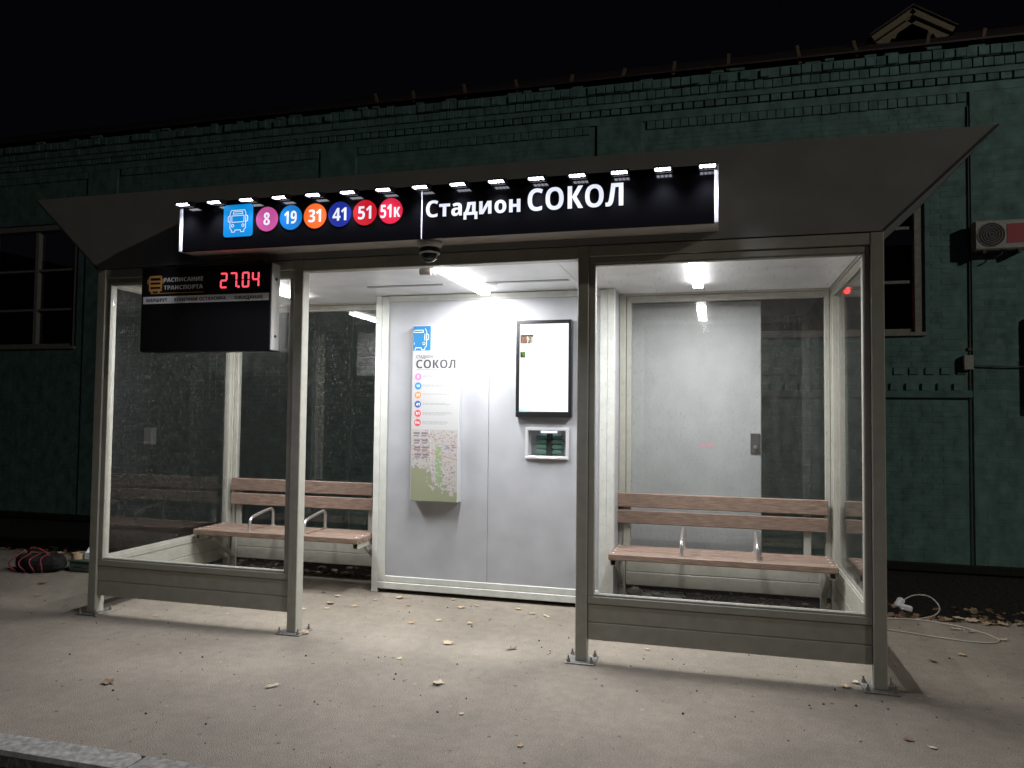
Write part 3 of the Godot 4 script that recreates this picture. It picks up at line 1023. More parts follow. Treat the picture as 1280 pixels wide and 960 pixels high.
# a thin sheet facing +z with texture coordinates on its face
func uv_sheet(w: float, h: float, depth: float) -> Mesh:
	var st := begin()
	var c := [Vector3(-w / 2, h / 2, depth / 2), Vector3(w / 2, h / 2, depth / 2), Vector3(w / 2, -h / 2, depth / 2), Vector3(-w / 2, -h / 2, depth / 2)]
	var uv := [Vector2(0, 0), Vector2(1, 0), Vector2(1, 1), Vector2(0, 1)]
	for k in [0, 1, 2, 0, 2, 3]:
		st.set_normal(Vector3.BACK)
		st.set_uv(uv[k])
		st.add_vertex(c[k])
	var e := []
	for p in c:
		e.append(p - Vector3(0, 0, depth))
	for k in [0, 2, 1, 0, 3, 2]:
		st.set_normal(Vector3.FORWARD)
		st.set_uv(Vector2(0.5, 0.995))
		st.add_vertex(e[k])
	for k in 4:
		var q := (k + 1) % 4
		var n: Vector3 = ((c[k] + c[q]) / 2 * Vector3(1, 1, 0)).normalized()
		for v in [c[k], e[k], e[q], c[k], e[q], c[q]]:
			st.set_normal(n)
			st.set_uv(Vector2(0.995, 0.995))
			st.add_vertex(v)
	return st.commit()

func make_poster() -> void:
	var x0 := 1.918
	var x1 := 2.306
	var y0 := 0.735
	var y1 := 2.095
	var zf := -1.125
	var w := x1 - x0
	var h := y1 - y0
	var o := thing("information_box", "tall shallow white information box with route list and town map on the kiosk", "information board", Vector3((x0 + x1) / 2, y0, zf))
	var white := mat("box white", Color(0.46, 0.47, 0.48), 0.4)
	box(o, "housing", Vector3(-w / 2, 0, KF - 0.0075 - zf), Vector3(w / 2, h, 0.0), white, 0.004)
	# the printed sheet
	var pw := 384
	var ph := int(384 * (h - 0.012) / (w - 0.012))
	var im := Image.create(pw, ph, false, Image.FORMAT_RGBA8)
	im.fill(Color(0.93, 0.93, 0.93))
	var blue := Color(0.20, 0.60, 0.86)
	im.fill_rect(Rect2i(0, 0, 148, int(ph * 0.142)), blue)
	# rule under the title
	im.fill_rect(Rect2i(30, int(ph * 0.252), 340, 3), Color(0.6, 0.6, 0.6))
	# faded logo drawing: a skyline sketch of thin strokes
	for k in 26:
		var lx := 215 + k * 5
		var top := int(ph * 0.075 - 26 * exp(-pow((k - 16) / 3.0, 2.0)) - rng.randi_range(0, 8))
		im.fill_rect(Rect2i(lx, top, 2, int(ph * 0.082) - top), Color(0.62, 0.61, 0.60))
	im.fill_rect(Rect2i(205, int(ph * 0.108), 150, 2), Color(0.82, 0.82, 0.82))
	im.fill_rect(Rect2i(205, int(ph * 0.116), 130, 2), Color(0.84, 0.84, 0.84))
	# illegible small print beside each route
	for k in 6:
		var cy := int(ph * (0.293 + 0.0525 * k))
		for r in ([2, 2, 1, 2, 3, 3][k]):
			var lx := 88
			var stop: int = rng.randi_range(270, 372)
			while lx < stop:
				var run := rng.randi_range(8, 34)
				im.fill_rect(Rect2i(lx, cy - 9 + r * 9, mini(run, stop - lx), 3), Color(0.66, 0.66, 0.67))
				lx += run + 6
	# map
	var my := int(ph * 0.595)
	im.fill_rect(Rect2i(0, my, pw, ph - my), Color(0.86, 0.85, 0.82))
	var n := FastNoiseLite.new()
	n.seed = 8
	n.frequency = 0.012
	n.fractal_octaves = 3
	var cells := FastNoiseLite.new()
	cells.seed = 4
	cells.noise_type = FastNoiseLite.TYPE_CELLULAR
	cells.cellular_return_type = FastNoiseLite.RETURN_DISTANCE2_SUB
	cells.frequency = 0.035
	for y in range(my, ph):
		for x in pw:
			var v := float(y - my) / (ph - my)
			var green := v - 0.66 + n.get_noise_2d(x, y) * 0.35 - clampf((x - 150) * 0.0012, 0.0, 0.25)
			var c := Color(0.88, 0.86, 0.84)
			if x > 205 and x < 262 and v > 0.24 and v < 0.74 and n.get_noise_2d(x * 2 + 90, y * 2) > -0.16:
				c = Color(0.70, 0.80, 0.60)
			elif green > 0.0 or v > 0.92:
				c = Color(0.71, 0.73, 0.60)
			elif x < 130 and v > 0.55:
				c = Color(0.71, 0.73, 0.60)
			var d := cells.get_noise_2d(x, y) + 1.0
			if d < 0.09 and c.r > 0.8:
				c = Color(0.97, 0.96, 0.95)
			if absf(v - 0.34 - (x - 190) * 0.0004) < 0.008:
				c = Color(0.88, 0.70, 0.66)
			if absf(x - 150 - v * 40) < 3 and v < 0.6:
				c = Color(0.97, 0.95, 0.92)
			im.set_pixel(x, y, c)
	# houses: many small grey and pinkish blocks where there is no green
	for k in 520:
		var hx := rng.randi_range(4, pw - 14)
		var hy := rng.randi_range(my + 4, ph - 40)
		if im.get_pixel(hx, hy).r > 0.85:
			var tone: Color = [Color(0.68, 0.62, 0.66), Color(0.74, 0.66, 0.66), Color(0.60, 0.58, 0.62), Color(0.80, 0.62, 0.62)][rng.randi() % 4]
			im.fill_rect(Rect2i(hx, hy, rng.randi_range(4, 15), rng.randi_range(3, 8)), tone)
	# long blocks of flats in the upper left of the map
	for r in 4:
		for q in 2:
			im.fill_rect(Rect2i(16 + q * 66 + r * 4, my + 22 + r * 56, 52, 16), Color(0.62, 0.58, 0.63))
			im.fill_rect(Rect2i(16 + q * 66 + r * 4, my + 44 + r * 56, 44, 12), Color(0.66, 0.62, 0.66))
	im.fill_rect(Rect2i(286, my + 120, 26, 34), Color(0.66, 0.72, 0.84))
	im.fill_rect(Rect2i(330, my + 118, 34, 8), Color(0.82, 0.50, 0.52))
	im.fill_rect(Rect2i(340, my + 132, 26, 12), Color(0.84, 0.58, 0.58))
	var pm := StandardMaterial3D.new()
	pm.resource_name = "poster print"
	pm.albedo_texture = ImageTexture.create_from_image(im)
	pm.albedo_color = Color(0.75, 0.75, 0.75)
	pm.roughness = 0.4
	put(o, "printed_sheet", uv_sheet(w - 0.012, h - 0.012, 0.002), pm, Vector3(0, h / 2, 0.0015))
	var ink := mat("grey ink", Color(0.055, 0.055, 0.06), 0.6)
	var faint := mat("faint ink", Color(0.22, 0.22, 0.22), 0.6)
	var zi := 0.0028
	letters(o, "title", "СОКОЛ", true, -w / 2 + 0.034, w / 2 - 0.030, h * 0.754, h * 0.754 + 0.066, zi, 0.0006, ink)
	letters(o, "subtitle", "СТАДИОН", true, -w / 2 + 0.034, -w / 2 + 0.170, h * 0.811, h * 0.811 + 0.024, zi, 0.0006, mat("mid ink", Color(0.12, 0.12, 0.12), 0.6))
	letters(o, "town_name", "САРАТОВ", false, 0.025, 0.135, h * 0.900, h * 0.900 + 0.020, zi, 0.0006, faint)
	# half a bus on the blue square
	var lines := []
	for l in scaled_lines(bus_lines(), 0.185, Vector2(-w / 2 + 0.006 + 0.045, h - 0.105)):
		var kept := []
		for q in l:
			if q.x < -w / 2 + 0.008:
				if kept.size() > 1:
					lines.append(kept)
				kept = []
			else:
				kept.append(q)
		if kept.size() > 1:
			lines.append(kept)
	put(o, "bus_outline", line_art(lines, 0.0045, zi + 0.0006), mat("white ink", Color(0.85, 0.88, 0.9), 0.5))
	var cols := [srgb(228, 120, 170), srgb(28, 125, 190), srgb(240, 135, 85), srgb(60, 85, 155), srgb(222, 70, 80), srgb(200, 72, 78)]
	var nums := ["8", "19", "31", "41", "51", "51к"]
	for k in 6:
		var cy := h - 0.006 - (h - 0.012) * (0.293 + 0.0525 * k)
		var dsc := put(o, "route_disc", plate(disc(0.027, 24), 0.0008), mat("disc %d" % k, cols[k], 0.5), Vector3(-w / 2 + 0.053, cy, zi))
		var nw := 0.007 if nums[k].length() == 1 else 0.014 if nums[k].length() == 2 else 0.018
		letters(dsc, "number", nums[k], true, -nw, nw, -0.010, 0.010, 0.0009, 0.0005, mat("white ink", Color(0.85, 0.88, 0.9), 0.5))

# ---------------------------------------------------------------- sign over the entrance
func make_sign() -> void:
	var x0 := 0.842
	var x1 := 4.216
	var y0 := 2.442
	var y1 := 2.756
	var zf := 0.21
	var s := thing("illuminated_sign", "long black illuminated stop name sign with coloured route discs and white lettering", "sign")
	var grey := mat("sign housing", Color(0.50, 0.46, 0.43), 0.45, 0.0, noise_tex("frame wear", 0.02, 0.92, 1.0, 4), 0.7)
	var black := mat("sign face", Color(0.0025, 0.0025, 0.003), 0.09)
	black.metallic_specular = 0.26
	var white := mat("white trim", Color(0.80, 0.80, 0.84), 0.4)
	box(s, "underside", Vector3(x0, y0, 0.003), Vector3(x1, y0 + 0.012, zf - 0.022), grey, 0.002)
	box(s, "housing", Vector3(x0, y0 + 0.0125, 0.003), Vector3(x1, y1 - 0.002, zf - 0.022), grey, 0.002)
	box(s, "face_panel", Vector3(x0 + 0.022, y0 - 0.001, zf - 0.0215), Vector3(2.5215, y1, zf), black, 0.002)
	box(s, "face_panel", Vector3(2.5285, y0 - 0.001, zf - 0.0215), Vector3(x1 - 0.022, y1, zf), black, 0.002)
	box(s, "joint_trim", Vector3(2.522, y0 - 0.001, zf - 0.0215), Vector3(2.528, y1 - 0.002, zf - 0.001), white, 0.0)
	box(s, "edge_trim", Vector3(x0, y0 - 0.001, zf - 0.0215), Vector3(x0 + 0.0215, y1, zf + 0.006), white, 0.002)
	box(s, "edge_trim", Vector3(x1 - 0.0215, y0 - 0.001, zf - 0.0215), Vector3(x1, y1, zf + 0.006), white, 0.002)
	var z := zf + 0.0006
	var lit := glow("sign letters", Color(0.83, 0.87, 1.0), 0.95)
	# blue square with a bus
	var sq := put(s, "bus_symbol", plate(rounded(0.212, 0.205, 0.020), 0.004), glow("sign blue", srgb(12, 142, 222), 0.9), Vector3(1.279, 2.619, z))
	put(sq, "bus_outline", line_art(scaled_lines(bus_lines(), 0.158), 0.0042, 0.0055), glow("sign letters", Color(0.83, 0.87, 1.0), 0.95))
	var cols := [srgb(214, 92, 168), srgb(18, 128, 214), srgb(250, 108, 42), srgb(34, 52, 160), srgb(222, 28, 46), srgb(226, 34, 72)]
	var nums := ["8", "19", "31", "41", "51", "51к"]
	var strength := [0.75, 0.85, 0.95, 0.8, 0.75, 0.9]
	for k in 6:
		var dsc := put(s, "route_disc", plate(disc(0.077, 48), 0.004), glow("sign disc %d" % k, cols[k], strength[k]), Vector3(1.487 + 0.168 * k, 2.617, z))
		var nw := [0.022, 0.043, 0.043, 0.046, 0.043, 0.064][k] as float
		letters(dsc, "number", nums[k], true, -nw, nw, -0.039, 0.039, 0.0045, 0.002, glow("sign letters", Color(0.83, 0.87, 1.0), 0.95))
	letters(s, "lettering", "Стадион", true, 2.554, 3.128, 2.564, 2.662, z, 0.003, lit)
	letters(s, "lettering", "СОКОЛ", true, 3.171, 3.712, 2.564, 2.690, z, 0.003, lit)
	# small downlights along the top edge
	var body := mat("lamp black", Color(0.012, 0.012, 0.013), 0.5)
	var led := glow("sign lamp led", Color(0.86, 0.86, 1.0), 26.0)
	var prof := PackedVector2Array([Vector2(0.0, 0.0), Vector2(0.078, 0.0), Vector2(0.080, 0.004), Vector2(0.066, 0.012), Vector2(0.040, 0.019), Vector2(0.016, 0.022), Vector2(0.0, 0.023)])
	var over := ["at the end of the sign over the timetable board", "over the near edge of the blue bus symbol", "between the bus symbol and the pink disc 8", "between the pink and light blue discs", "over the orange disc 31", "between the navy and red discs", "over the disc 51к", "over the joint between the two sign panels", "over the second and third letters of the first word", "over the fifth and sixth letters of the first word", "over the first capital letter С of СОКОЛ", "over the capital letter К of СОКОЛ", "over the last capital letter Л of СОКОЛ", "over the blank part of the sign after СОКОЛ", "at the white trim ending the blank part of the sign"]
	for k in 15:
		var at := Vector3(0.917 + 0.2318 * k, 2.731, zf + 0.007)
		var l := thing("downlight", "small black wedge LED downlight " + over[k], "lamp", at, "downlights along the top of the sign")
		var sh := put(l, "housing", plate(prof, 0.098), body, Vector3(-0.049, 0, 0), Vector3(0, -PI / 2, 0))
		sh.basis = Basis(Vector3(0, 0, 1), Vector3(0, 1, 0), Vector3(-1, 0, 0))
		sh.position = Vector3(0.049, 0, 0)
		# skirt that hides the diodes from the sides
		for e in [-1.0, 1.0]:
			box(l, "skirt", Vector3(0.0465 * e - 0.0025, -0.010, 0.001), Vector3(0.0465 * e + 0.0025, -0.0003, 0.076), body, 0.0)
		box(l, "skirt", Vector3(-0.0438, -0.008, 0.001), Vector3(0.0438, -0.0003, 0.005), body, 0.0)
		for r in 2:
			for c in 4:
				box(l, "led", Vector3(-0.042 + c * 0.0215, -0.004, 0.036 + r * 0.020), Vector3(-0.042 + c * 0.0215 + 0.0155, -0.0005, 0.049 + r * 0.020), led, 0.0)
		var a := SpotLight3D.new()
		a.name = "led_light"
		a.spot_angle = 60.0
		a.spot_angle_attenuation = 1.0
		a.spot_range = 20.0
		a.light_size = 0.03
		a.light_color = Color(0.93, 0.94, 1.0)
		a.light_energy = 0.31
		a.shadow_enabled = true
		l.add_child(a)
		a.position = Vector3(0, -0.036, 0.053)
		a.rotation = Vector3(-PI / 2, 0, 0)
	# dome camera under the sign
	var dc := thing("dome_camera", "white dome security camera with dark glass under the sign", "camera", Vector3(2.540, y0, 0.11))
	put(dc, "base", lathe([Vector2(0.0, -0.0005), Vector2(0.078, -0.0005), Vector2(0.080, -0.012), Vector2(0.072, -0.030), Vector2(0.060, -0.038), Vector2(0.0, -0.038)], 28), mat("camera white", Color(0.55, 0.52, 0.50), 0.45))
	put(dc, "collar", lathe([Vector2(0.056, -0.0385), Vector2(0.063, -0.046), Vector2(0.062, -0.062), Vector2(0.054, -0.066), Vector2(0.050, -0.0385)], 28), mat("lamp black", Color(0.012, 0.012, 0.013), 0.5))
	put(dc, "shroud", lathe([Vector2(0.060, -0.0635), Vector2(0.062, -0.069), Vector2(0.058, -0.074), Vector2(0.053, -0.074), Vector2(0.053, -0.0665)], 28), mat("camera white", Color(0.55, 0.52, 0.50), 0.45))
	put(dc, "dome_glass", lathe([Vector2(0.0, -0.067), Vector2(0.0525, -0.067), Vector2(0.051, -0.084), Vector2(0.043, -0.102), Vector2(0.028, -0.115), Vector2(0.0, -0.120)], 28), mat("smoked dome", Color(0.02, 0.022, 0.025), 0.05))
	# white eyelid round the dome
	var lid := PackedVector3Array()
	for k in 15:
		var t := PI * (k / 14.0)
		lid.append(Vector3(cos(t) * 0.0525, -0.072 - sin(t) * 0.050, 0.012))
	put(dc, "eyelid", tube(lid, 0.0055, 6), mat("camera white", Color(0.55, 0.52, 0.50), 0.45))

func make_ceiling_lights() -> void:
	var lit := glow("strip lamp", Color(1.0, 0.985, 0.98), 14.0)
	var tray := mat("lamp tray", Color(0.75, 0.75, 0.75), 0.4)
	for k in 3:
		var x: float = [0.98, 2.515, 4.08][k]
		var l := thing("strip_light", ["white LED strip light on the ceiling behind the timetable board", "white LED strip light on the ceiling ending at the kiosk wall", "white LED strip light on the ceiling near the open kiosk door"][k], "lamp", Vector3(x, 2.3465, -0.63), "strip lights on the shelter ceiling")
		box(l, "housing", Vector3(-0.028, -0.012, -0.465), Vector3(0.028, 0.0013, 0.525), tray, 0.002)
		box(l, "lamp_diffuser", Vector3(-0.036, -0.036, -0.470), Vector3(0.036, -0.0055, 0.530), lit, 0.006)
		var a := AreaLight3D.new()
		a.name = "strip_light_glow"
		a.area_size = Vector2(0.07, 0.99)
		a.light_color = Color(0.985, 0.99, 1.0)
		a.light_energy = 4.7
		a.shadow_enabled = true
		l.add_child(a)
		a.position = Vector3(0, -0.038, 0.03)
		a.rotation = Vector3(-PI / 2, 0, 0)

# ---------------------------------------------------------------- benches
func make_benches() -> void:
	var wt := noise_tex("wood grain", 0.03, 0.62, 1.0, 4)
	var woods := []
	for k in 3:
		var m := mat("bench wood %d" % k, [Color(0.35, 0.240, 0.180), Color(0.38, 0.258, 0.196), Color(0.315, 0.215, 0.162)][k], 0.6, 0.0, wt, 1.0)
		m.uv1_scale = Vector3(0.5, 6.0, 6.0)
		woods.append(m)
	var f := frame_mat()
	var chrome := mat("armrest steel", Color(0.72, 0.71, 0.69), 0.28, 0.9)
	for k in 2:
		var x0: float = [0.085, 3.475][k]
		var x1: float = [1.560, 4.965][k]
		var b := thing("bench", ["wooden slat bench fixed to the rear posts beneath the timetable board bay", "wooden slat bench fixed to the rear posts in front of the open kiosk door"][k], "bench", Vector3(x0, 0, -1.42), "benches inside the shelter")
		var w := x1 - x0
		# seat slats
		for r in 4:
			var z0 := 0.365 - r * 0.102
			box(b, "seat_slat", Vector3(0, 0.405, z0), Vector3(w, 0.450, z0 + 0.088), woods[(r + k) % 3], 0.006)
			for bx in [0.032, w - 0.032]:
				put(b, "bolt_head", lathe([Vector2(0, 0.0035), Vector2(0.006, 0.003), Vector2(0.009, 0.0), Vector2(0, 0.0)], 8), chrome, Vector3(bx, 0.4501, z0 + 0.043))
		# back slats
		var u0 := 0.015 if k == 0 else -0.010
		var u1 := w - (0.110 if k == 0 else 0.0)
		for r in 2:
			box(b, "back_slat", Vector3(u0, [0.600, 0.722][r], -0.045), Vector3(u1, [0.700, 0.828][r], -0.012), woods[(r + k + 1) % 3], 0.005)
		for x in [0.045, w - 0.16]:
			box(b, "back_support", Vector3(x, 0.36, -0.070), Vector3(x + 0.05, 0.815, -0.046), f, 0.003)
		# square tubes that carry the seat, with open dark ends
		for x in [0.012, w - 0.052]:
			var t := 0.004
			var tb := Node3D.new()
			tb.name = "bearer"
			b.add_child(tb, true)
			box(tb, "tube_wall", Vector3(x, 0.4005, -0.045), Vector3(x + 0.04, 0.4045, 0.432), f, 0.0)
			box(tb, "tube_wall", Vector3(x, 0.3645, -0.045), Vector3(x + 0.04, 0.3685, 0.432), f, 0.0)
			box(tb, "tube_wall", Vector3(x, 0.3687, -0.045), Vector3(x + t, 0.4003, 0.432), f, 0.0)
			box(tb, "tube_wall", Vector3(x + 0.036, 0.3687, -0.045), Vector3(x + 0.04, 0.4003, 0.432), f, 0.0)
			put(b, "brace", tube(PackedVector3Array([Vector3(x + 0.02, 0.36, 0.26), Vector3(x + 0.02, 0.15, -0.04)]), 0.017, 8), f)
			box(b, "upright", Vector3(x - 0.002, 0.0, -0.062), Vector3(x + 0.042, 0.358, -0.046), f, 0.003)
		# bent steel armrests
		for q in 2:
			var ax := w * (q + 1) / 3.0
			var p := smooth_path([Vector3(ax, 0.4505, 0.405), Vector3(ax, 0.50, 0.402), Vector3(ax, 0.548, 0.380), Vector3(ax, 0.570, 0.30), Vector3(ax, 0.592, 0.14), Vector3(ax, 0.594, 0.10), Vector3(ax, 0.575, 0.074), Vector3(ax, 0.54, 0.068), Vector3(ax, 0.4505, 0.068)], 5)
			var ar := put(b, "armrest", tube(p, 0.0125, 12), chrome)
			for zz in [0.405, 0.068]:
				put(ar, "flange", lathe([Vector2(0, 0.004), Vector2(0.024, 0.004), Vector2(0.024, 0), Vector2(0, 0)], 14), chrome, Vector3(ax, 0.4502, zz))

# ---------------------------------------------------------------- timetable board
func make_board() -> void:
	var x0 := 0.468
	var x1 := 1.458
	var y0 := 1.806
	var y1 := 2.366
	var zf := 0.105
	var b := thing("timetable_display", "black electronic timetable board with red digits 27.04 hanging on the front bay", "display", Vector3(x0, y0, zf))
	var w := x1 - x0
	var h := y1 - y0
	var case := mat("board case", Color(0.58, 0.58, 0.57), 0.45)
	var face := mat("board face", Color(0.008, 0.008, 0.009), 0.45)
	box(b, "case", Vector3(0.0, 0.0, -0.102), Vector3(w, h, -0.012), case, 0.003)
	box(b, "front_panel", Vector3(-0.002, -0.002, -0.0115), Vector3(w - 0.003, h + 0.002, 0.0), face, 0.002)
	box(b, "bottom_lip", Vector3(0.0, -0.006, -0.102), Vector3(w + 0.012, -0.0025, -0.013), face, 0.0)
	for y in [0.09, 0.46]:
		put(b, "screw", lathe([Vector2(0, 0.006), Vector2(0.009, 0.006), Vector2(0.009, 0.0), Vector2(0, 0.0)], 10), mat("lamp black", Color(0.012, 0.012, 0.013), 0.5), Vector3(w + 0.0002, y, -0.055), Vector3(0, 0, -PI / 2))
	for x in [0.14, 0.82]:
		box(b, "hanger", Vector3(x, h + 0.0005, -0.10), Vector3(x + 0.05, h + 0.031, -0.06), face, 0.002)
	var pale := mat("board lettering", Color(0.62, 0.63, 0.66), 0.6)
	letters(b, "lettering", "РАСПИСАНИЕ", true, 0.175, 0.480, 0.462, 0.490, 0.0003, 0.0008, pale)
	letters(b, "lettering", "ТРАНСПОРТА", true, 0.175, 0.480, 0.410, 0.438, 0.0003, 0.0008, pale)
	var gold := mat("board gold", Color(0.62, 0.33, 0.08), 0.6)
	box(b, "underline", Vector3(0.075, 0.385, 0.0003), Vector3(0.485, 0.389, 0.001), gold, 0.0)
	# bus of solid bars
	var bus := Node3D.new()
	bus.name = "bus_symbol"
	b.add_child(bus)
	for r in [[-0.045, 0.045, 0.090, 0.105], [-0.052, -0.040, 0.010, 0.100], [0.040, 0.052, 0.010, 0.100], [-0.040, 0.040, 0.060, 0.072], [-0.040, 0.040, 0.030, 0.046], [-0.052, 0.052, 0.000, 0.016], [-0.036, -0.020, -0.016, 0.000], [0.020, 0.036, -0.016, 0.000], [-0.064, -0.056, 0.050, 0.082], [0.056, 0.064, 0.050, 0.082]]:
		box(bus, "bar", Vector3(0.108 + r[0], 0.402 + r[2], 0.0003), Vector3(0.108 + r[1], 0.402 + r[3], 0.001), gold, 0.0)
	var band := mat("board band", Color(0.78, 0.79, 0.79), 0.5)
	box(b, "heading_band", Vector3(0.014, 0.318, 0.0003), Vector3(w - 0.014, 0.366, 0.001), band, 0.0)
	var ink := mat("board ink", Color(0.012, 0.012, 0.012), 0.6)
	letters(b, "heading", "МАРШРУТ", true, 0.040, 0.205, 0.331, 0.353, 0.0011, 0.0006, ink)
	letters(b, "heading", "КОНЕЧНАЯ ОСТАНОВКА", true, 0.262, 0.658, 0.331, 0.353, 0.0011, 0.0006, ink)
	letters(b, "heading", "ОЖИДАНИЕ", true, 0.722, 0.930, 0.331, 0.353, 0.0011, 0.0006, ink)
	# seven-segment digits
	var red := glow("led red", Color(1.0, 0.055, 0.085), 2.2)
	var seg := {"2": "abged", "7": "abc", "0": "abcdef", "4": "fgbc"}
	var dx := 0.612
	for ch in ["2", "7", ".", "0", "4"]:
		if ch == ".":
			put(b, "led_point", lathe([Vector2(0, 0.002), Vector2(0.008, 0.002), Vector2(0.008, 0), Vector2(0, 0)], 12), red, Vector3(dx - 0.010, 0.412, 0.0006), Vector3(PI / 2, 0, 0))
			dx += 0.016
			continue
		var d := Node3D.new()
		d.name = "led_digit"
		b.add_child(d, true)
		var sw := 0.052
		var sh := 0.100
		var t := 0.0095
		for c in seg[ch]:
			var r: Array = {"a": [0.006, sh - t, sw - 0.006, sh], "d": [0.006, 0, sw - 0.006, t], "g": [0.006, sh / 2 - t / 2, sw - 0.006, sh / 2 + t / 2], "b": [sw - t, sh / 2 + 0.004, sw, sh - 0.006], "c": [sw - t, 0.006, sw, sh / 2 - 0.004], "f": [0, sh / 2 + 0.004, t, sh - 0.006], "e": [0, 0.006, t, sh / 2 - 0.004]}[c]
			box(d, "led_segment", Vector3(dx + r[0], 0.406 + r[1], 0.0004), Vector3(dx + r[2], 0.406 + r[3], 0.003), red, 0.0)
		dx += 0.074
	var rl := AreaLight3D.new()
	rl.name = "led_glow"
	rl.area_size = Vector2(0.30, 0.10)
	rl.light_color = Color(1.0, 0.15, 0.2)
	rl.light_energy = 0.02
	rl.shadow_enabled = true
	b.add_child(rl)
	rl.position = Vector3(0.76, 0.456, 0.006)
	rl.rotation = Vector3(0, PI, 0)

# ---------------------------------------------------------------- small things about the shelter
func make_small_things() -> void:
	# little camera inside, behind the head beam
	var white := mat("camera white", Color(0.55, 0.52, 0.50), 0.45)
	var c := thing("ceiling_camera", "small white bullet camera on the ceiling behind the head beam", "camera", Vector3(2.43, 2.3465, -0.16))
	put(c, "mount", lathe([Vector2(0, 0), Vector2(0.026, 0), Vector2(0.024, -0.012), Vector2(0, -0.012)], 16), white)
	put(c, "body", lathe([Vector2(0, 0), Vector2(0.021, 0.002), Vector2(0.021, 0.075), Vector2(0, 0.078)], 16), mat("camera tan", Color(0.35, 0.29, 0.25), 0.5), Vector3(0.015, -0.028, 0), Vector3(0, 0, PI / 2))
	put(c, "lens", lathe([Vector2(0, 0), Vector2(0.017, 0.0), Vector2(0.017, 0.01), Vector2(0, 0.012)], 14), white, Vector3(0.030, -0.030, 0.005), Vector3(0.4, 0, -PI / 2))

	# extension cord with its socket block
	var cord_m := mat("cord white", Color(0.40, 0.36, 0.30), 0.5)
	var cord := thing("extension_cord", "white extension cord looped on the pavement beside the shelter with its socket block", "cord", Vector3(5.6, 0, -1.4))
	var o := Vector3(5.6, 0, -1.4)
	var pts := []
	for q in [[4.9, -1.30], [5.12, -1.24], [5.307, -1.25], [5.613, -1.145], [5.80, -1.11], [5.90, -1.14], [5.945, -1.22], [5.90, -1.36], [5.78, -1.49], [5.62, -1.57], [5.45, -1.58], [5.30, -1.545], [5.10, -1.56], [4.95, -1.60]]:
		pts.append(Vector3(q[0], 0.0055, q[1]) - o)
	put(cord, "cable", tube(smooth_path(pts, 6), 0.005, 7), cord_m)
	var loop := []
	for q in [[5.56, 0.006, -1.60], [5.70, 0.012, -1.72], [5.76, 0.05, -1.82], [5.71, 0.11, -1.87], [5.62, 0.115, -1.88], [5.55, 0.085, -1.87], [5.53, 0.055, -1.86]]:
		loop.append(Vector3(q[0], q[1], q[2]) - o)
	put(cord, "cable", tube(smooth_path(loop, 6), 0.005, 7), cord_m)
	var wp := mat("white plastic", Color(0.75, 0.76, 0.76), 0.5)
	put(cord, "socket", block(Vector3(0.075, 0.045, 0.05), 0.014), wp, Vector3(5.505, 0.055, -1.86) - o, Vector3(0, 0.4, 0.9))
	put(cord, "socket", block(Vector3(0.085, 0.045, 0.05), 0.014), wp, Vector3(5.545, 0.022, -1.85) - o, Vector3(0, 0.3, -0.25))

	# tool bag and box on the left
	var cloth := mat("bag black", Color(0.018, 0.018, 0.02), 0.85, 0.0, noise_tex("soil grain", 0.05, 0.35, 1.0, 5), 6.0)
	var redc := mat("bag red", Color(0.20, 0.025, 0.038), 0.85)
	var bag := thing("tool_bag", "black tool bag with red straps lying on the ground left of the shelter", "bag", Vector3(-1.50, 0, -1.02))
	var st := begin()
	var nu := 22
	var nv := 12
	var n := FastNoiseLite.new()
	n.seed = 12
	n.frequency = 3.5
	var pt := func(u: int, v: int) -> Vector3:
		var a := TAU * (u % nu) / nu
		var t := PI * v / nv
		var r := pow(sin(t), 0.7)
		var q := Vector3(cos(a) * r * 0.24, 0.075 + (0.075 if cos(t) > 0 else 0.073) * signf(cos(t)) * pow(absf(cos(t)), 0.6), sin(a) * r * 0.13)
		return q + q.normalized() * 0.028 * n.get_noise_3dv(q * 2.0) * (1.0 if q.y > 0.02 else 0.0)
	for u in nu:
		for v in nv:
			var q := [pt.call(u, v), pt.call(u + 1, v), pt.call(u + 1, v + 1), pt.call(u, v + 1)]
			var out: Vector3 = (q[0] + q[2]) / 2.0 - Vector3(0, 0.07, 0)
			quad(st, q[0], q[1], q[2], q[3], out)
	put(bag, "body", st.commit(), cloth)
	for k in 4:
		var x := -0.17 + k * 0.105
		var strap := []
		for q in 9:
			var t := PI * (0.12 + 0.62 * q / 8.0)
			strap.append(Vector3(x + 0.02 * sin(q * 0.9 + k), 0.075 + 0.093 * cos(t), 0.146 * sin(t) * 0.98 + 0.008))
		put(bag, "strap", tube(smooth_path(strap, 3), 0.006, 6), redc)
	put(bag, "handle", tube(smooth_path([Vector3(-0.12, 0.14, 0.03), Vector3(-0.06, 0.19, 0.05), Vector3(0.04, 0.195, 0.05), Vector3(0.12, 0.14, 0.03)], 6), 0.010, 7), redc)
	var crate := thing("tool_case", "dark green case on the ground between the bag and the shelter", "case", Vector3(-1.12, 0, -1.16))
	var green := mat("case green", Color(0.07, 0.10, 0.07), 0.6)
	box(crate, "body", Vector3(-0.13, 0.0, -0.10), Vector3(0.16, 0.085, 0.10), green, 0.012)
	box(crate, "lid", Vector3(-0.135, 0.0855, -0.105), Vector3(0.165, 0.105, 0.105), green, 0.008)
	put(crate, "handle", tube(smooth_path([Vector3(-0.05, 0.05, 0.101), Vector3(-0.04, 0.05, 0.125), Vector3(0.05, 0.05, 0.125), Vector3(0.06, 0.05, 0.101)], 5), 0.007, 6), mat("lamp black", Color(0.012, 0.012, 0.013), 0.5))
	var roll := thing("tape_roll", "tan parcel tape roll resting on the green case", "tape roll", Vector3(-1.20, 0.106, -1.13))
